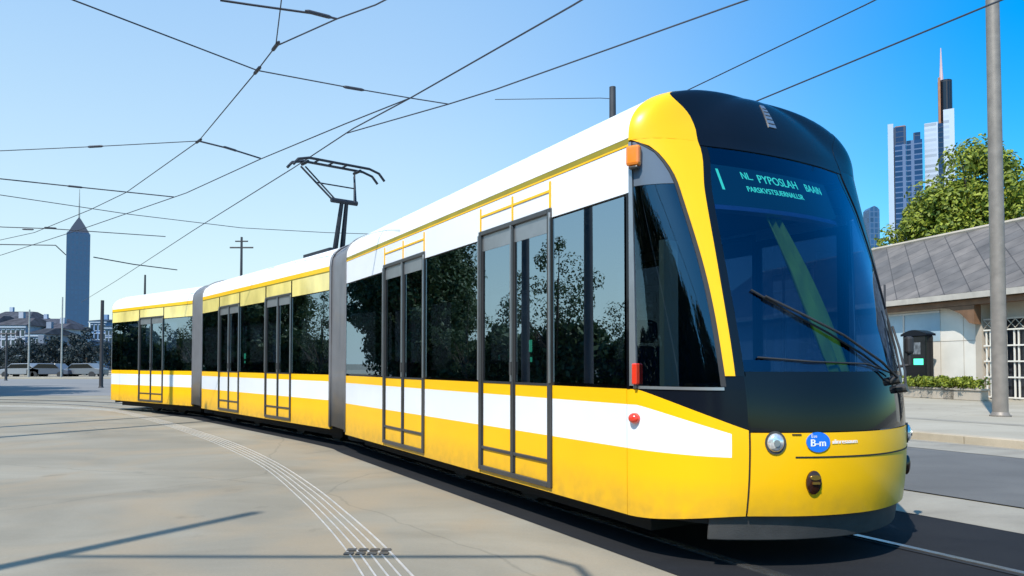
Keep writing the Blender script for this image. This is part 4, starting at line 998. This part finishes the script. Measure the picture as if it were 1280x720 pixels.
a = wm_(1166, 0); b = wm_(1222); c = wm_(1226)
m = MB(); m.box((m0, 0, .1), (b, .35, 3.72), 0, BW); m.box((m0, 0, .1), (m0+.3, 8, 3.72), 0, BW); m.box((m0, 7.7, .1), (m1, 8, 3.72), 0, BW); m.box((m1-.3, 0, .1), (m1, 8, 3.72), 0, BW); st_w = m.build('wall', M['wallw'], st)
m = MB(); m.box((m0, -.012, 2.25), (wm_(1176), -.003, 3.35), 0, BW); m.box((m0, -.012, .9), (wm_(1131), -.003, 2.25), 0, BW); m.build('painted_panel', M['walbl'], st)
m = MB(); m.box((b, -.08, .1), (b+.25, .40, 3.70), 0, BW); m.box((b+.25, .30, 3.0), (m1-.3, .36, 3.70), 0, BW); m.build('stone_pier', M['walls'], st)
m = MB(); m.box((m0, -.03, .15), (b, -.002, .55), 0, BW); m.build('plinth', M['walls'], st)
m = MB(); 
for px_ in (1176, 1205): u = wm_(px_); m.box((u-.012, -.006, .56), (u+.012, -.001, 3.49), 0, BW)
m.box((wm_(1131), -.007, 2.235), (b, -.0015, 2.255), 0, BW); m.build('wall_joint', M['walls'], st)
m = MB(); m.box((wm_(1131)-.05, -.03, .6), (wm_(1131)+.03, -.012, 3.35), 0, BW); m.box((m0, -.03, 3.35), (wm_(1176), -.012, 3.42), 0, BW); m.build('panel_frame', M['metal'], st)
# arch bracket under the eave
m = MB(); pr = [(b+.25, 3.49), (b-1.3, 3.49), (b-.8, 3.42), (b-.3, 3.20), (b+.05, 2.85), (b+.25, 2.80)]; n = len(pr)
m.add([BW(p, -.10, z) for p, z in pr]+[BW(p, -.40, z) for p, z in pr], [tuple(range(n)), tuple(range(n, 2*n))[::-1]]+[(i, (i+1) % n, n+(i+1) % n, n+i) for i in range(n)]); m.build('eave_bracket', M['brown'], st)
m = MB(); m.box((b+.25, .8, .15), (m1-.3, .85, 3.0), 0, BW); m.build('glazed_front', M['darkgl'], st)
# grille fence on the open side
fe = thing('grille_fence', 'white painted metal grille with lattice top to the right of the grey post', 'fence', BW(c, -.3, .15))
m = MB(); u = b+.35; k = 0
while u < b+7.5:
    m.box((u, -.02, .2), (u+.045, .02, 2.55), 0, BW); u += .30 if k % 4 else .16; k += 1
m.build('bars', M['wallw'], fe)
m = MB()
for z in (.2, .9, 1.45, 2.0, 2.55): m.box((b+.3, -.06, z), (b+7.5, -.022, z+.05), 0, BW)
m.build('cross_rails', M['wallw'], fe)
m = MB()
for i in range(24):
    u = b+.3+i*.30
    for s in (0, 1): p0 = BW(u+(.30 if s else 0), -.04+.02*s, 2.62); p1 = BW(u+(0 if s else .30), -.04+.02*s, 2.92); m.tube([p0, p1], .015, 4)
m.box((b+.3, -.05, 2.93), (b+7.5, .0, 2.98), 0, BW)
m.build('lattice', M['walls'], fe)
# black poster cabinet
ka, kb = wm_(1134, -.75), wm_(1163, -.75)
kk = thing('display_cabinet', 'black free standing display cabinet with a small green lit sign before the white wall', 'cabinet', BW((ka+kb)/2, -.7, .15))
m = MB(); m.box((ka, -.95, .75), (kb, -.60, 2.45), 0, BW); m.box((ka+.1, -.9, .15), (kb-.1, -.65, .75), 0, BW); m.build('body', M['black'], kk, bevel=.03)
m = MB(); n = 9; pr = [(ka-.06, 2.45)]+[(ka-.06+(kb-ka+.12)*i/n, 2.52+.16*math.sin(math.pi*i/n)) for i in range(n+1)]+[(kb+.06, 2.45)]; q = len(pr)
m.add([BW(p, -1.0, z) for p, z in pr]+[BW(p, -.55, z) for p, z in pr], [tuple(range(q)), tuple(range(q, 2*q))[::-1]]+[(i, (i+1) % q, q+(i+1) % q, q+i) for i in range(q)]); m.build('crown', M['navy'], kk)
mk = (ka+kb)/2; m = MB(); m.box((mk-.02, -.965, 1.35), (mk+.42, -.953, 1.58), 0, BW); m.build('lit_sign', M['led'], kk)
m = MB(); m.box((mk-.05, -.960, 1.75), (mk+.30, -.952, 2.2), 0, BW); m.build('poster', principled('poster_grey', (.12, .13, .14), .5, var=.6, vscale=8), kk)
# round blue sign panel
# hedge planters
for i, (a_, lab) in enumerate(((wm_(1150, -1.5), 'leafy hedge planter in front of the black cabinet'), (wm_(1175, -1.5), 'leafy hedge planter right of the black cabinet'), (wm_(1206, -1.5), 'leafy hedge planter at the stone pier, nearest the grey post'))):
    pl = thing('hedge_planter', lab, 'planter', BW(a_, -1.5, .15), 'hedge planters along the low building')
    m = MB(); m.box((a_-.75, -1.7, .15), (a_+.75, -1.35, .48), 0, BW); m.box((a_-.8, -1.74, .48), (a_+.8, -1.31, .54), 0, BW); m.build('trough', M['walls'], pl, bevel=.015)
    rnd = random.Random(50+i); m = MB()
    for _ in range(1100):
        mm = rnd.gauss(0, .36); hgt = .30+.06*math.sin(mm*6+i)+.05*math.sin(mm*17)
        p = BW(a_+mm, -1.53+rnd.gauss(0, .16), .56+rnd.random()**.7*hgt); s_ = rnd.uniform(.04, .08)
        d1 = Vector((rnd.uniform(-1, 1), rnd.uniform(-1, 1), rnd.uniform(-1, 1))).normalized(); d2 = d1.cross(Vector((rnd.uniform(-1, 1), rnd.uniform(-1, 1), rnd.uniform(-1, 1)))).normalized()
        m.add([p-d1*s_, p-d2*s_*.5, p+d1*s_, p+d2*s_*.5], [(0, 1, 2, 3)])
    m.build('foliage', M['leaf'], pl)
# thin dark sign post left on the pavement
x, y = gp(1107, 492, .15); y = 26.; x = (1107-640)*y/FPX
pole('sign_post', x, y, .15, 4.1, .04, .035, M['postdark'], 'thin dark post by the right edge of the windscreen before the low building', 'post')

# ------------------------------------------------------------------ light
sd = Vector((-.52, -.855)).normalized(); el = R_(52)
sunv = Vector((sd.x*math.cos(el), sd.y*math.cos(el), math.sin(el)))
sl = bpy.data.lights.new('sun', 'SUN'); sl.energy = 4.4; sl.angle = R_(.5); sl.color = (1, .94, .84)
so = bpy.data.objects.new('sun', sl); C.objects.link(so); so.rotation_euler = sunv.to_track_quat('Z', 'Y').to_euler(); so.location = (0, 0, 30)
w = bpy.data.worlds.new('World'); scene.world = w; w.use_nodes = True; nt = w.node_tree; nt.nodes.clear()
out = N(nt, 'ShaderNodeOutputWorld'); bg = N(nt, 'ShaderNodeBackground'); bg.inputs[1].default_value = .11
sky = N(nt, 'ShaderNodeTexSky', sky_type='NISHITA'); sky.sun_disc = False; sky.sun_elevation = el
sky.sun_rotation = math.atan2(sd.x, sd.y); sky.air_density = 1.0; sky.dust_density = .6; sky.ozone_density = 3.0; sky.altitude = 0
hs = N(nt, 'ShaderNodeHueSaturation'); hs.inputs['Saturation'].default_value = 1.5
nt.links.new(sky.outputs[0], hs.inputs['Color'])
tc = N(nt, 'ShaderNodeTexCoord'); sp3 = N(nt, 'ShaderNodeSeparateXYZ'); nt.links.new(tc.outputs['Generated'], sp3.inputs[0])
gv = N(nt, 'ShaderNodeMapRange'); gv.inputs[1].default_value = .05; gv.inputs[2].default_value = .5; gv.inputs[3].default_value = 1.1; gv.inputs[4].default_value = 1.9; nt.links.new(sp3.outputs['Z'], gv.inputs[0]); nt.links.new(gv.outputs[0], hs.inputs['Value'])
# milky haze, thickest low over one quarter of the horizon (fixed in the sky)
fl = N(nt, 'ShaderNodeVectorMath', operation='MULTIPLY'); fl.inputs[1].default_value = (1, 1, 0); nt.links.new(tc.outputs['Generated'], fl.inputs[0])
nm = N(nt, 'ShaderNodeVectorMath', operation='NORMALIZE'); nt.links.new(fl.outputs[0], nm.inputs[0])
dt = N(nt, 'ShaderNodeVectorMath', operation='DOT_PRODUCT'); dt.inputs[1].default_value = Vector((-.70, .71, 0)).normalized(); nt.links.new(nm.outputs[0], dt.inputs[0])
mr = N(nt, 'ShaderNodeMapRange', interpolation_type='SMOOTHSTEP'); mr.inputs[1].default_value = .14; mr.inputs[2].default_value = .88; nt.links.new(dt.outputs['Value'], mr.inputs[0])
ex = N(nt, 'ShaderNodeMath', operation='MULTIPLY'); ex.inputs[1].default_value = -1.8; nt.links.new(sp3.outputs['Z'], ex.inputs[0])
ep = N(nt, 'ShaderNodeMath', operation='EXPONENT'); nt.links.new(ex.outputs[0], ep.inputs[0])
ff = N(nt, 'ShaderNodeMath', operation='MULTIPLY'); ff.use_clamp = True; nt.links.new(ep.outputs[0], ff.inputs[0]); nt.links.new(mr.outputs[0], ff.inputs[1])
mx = N(nt, 'ShaderNodeMix', data_type='RGBA'); vm = N(nt, 'ShaderNodeVectorMath', operation='MULTIPLY'); vm.inputs[1].default_value = (.70, 1.10, 1.02); nt.links.new(hs.outputs[0], vm.inputs[0])
nt.links.new(ff.outputs[0], mx.inputs['Factor']); nt.links.new(vm.outputs[0], mx.inputs['A']); mx.inputs['B'].default_value = (5.45, 6.45, 6.6, 1)
nt.links.new(mx.outputs['Result'], bg.inputs[0]); nt.links.new(bg.outputs[0], out.inputs[0])

scene.render.engine = 'CYCLES'
scene.cycles.max_bounces = 8; scene.cycles.volume_bounces = 0; scene.cycles.transparent_max_bounces = 16; scene.cycles.caustics_reflective = False; scene.cycles.caustics_refractive = False
vs = scene.view_settings; vs.view_transform = 'Standard'; vs.look = 'None'; vs.exposure = .45; vs.gamma = 1; vs.use_curve_mapping = False
for o in bpy.data.objects:
    if '_org' in o: del o['_org']
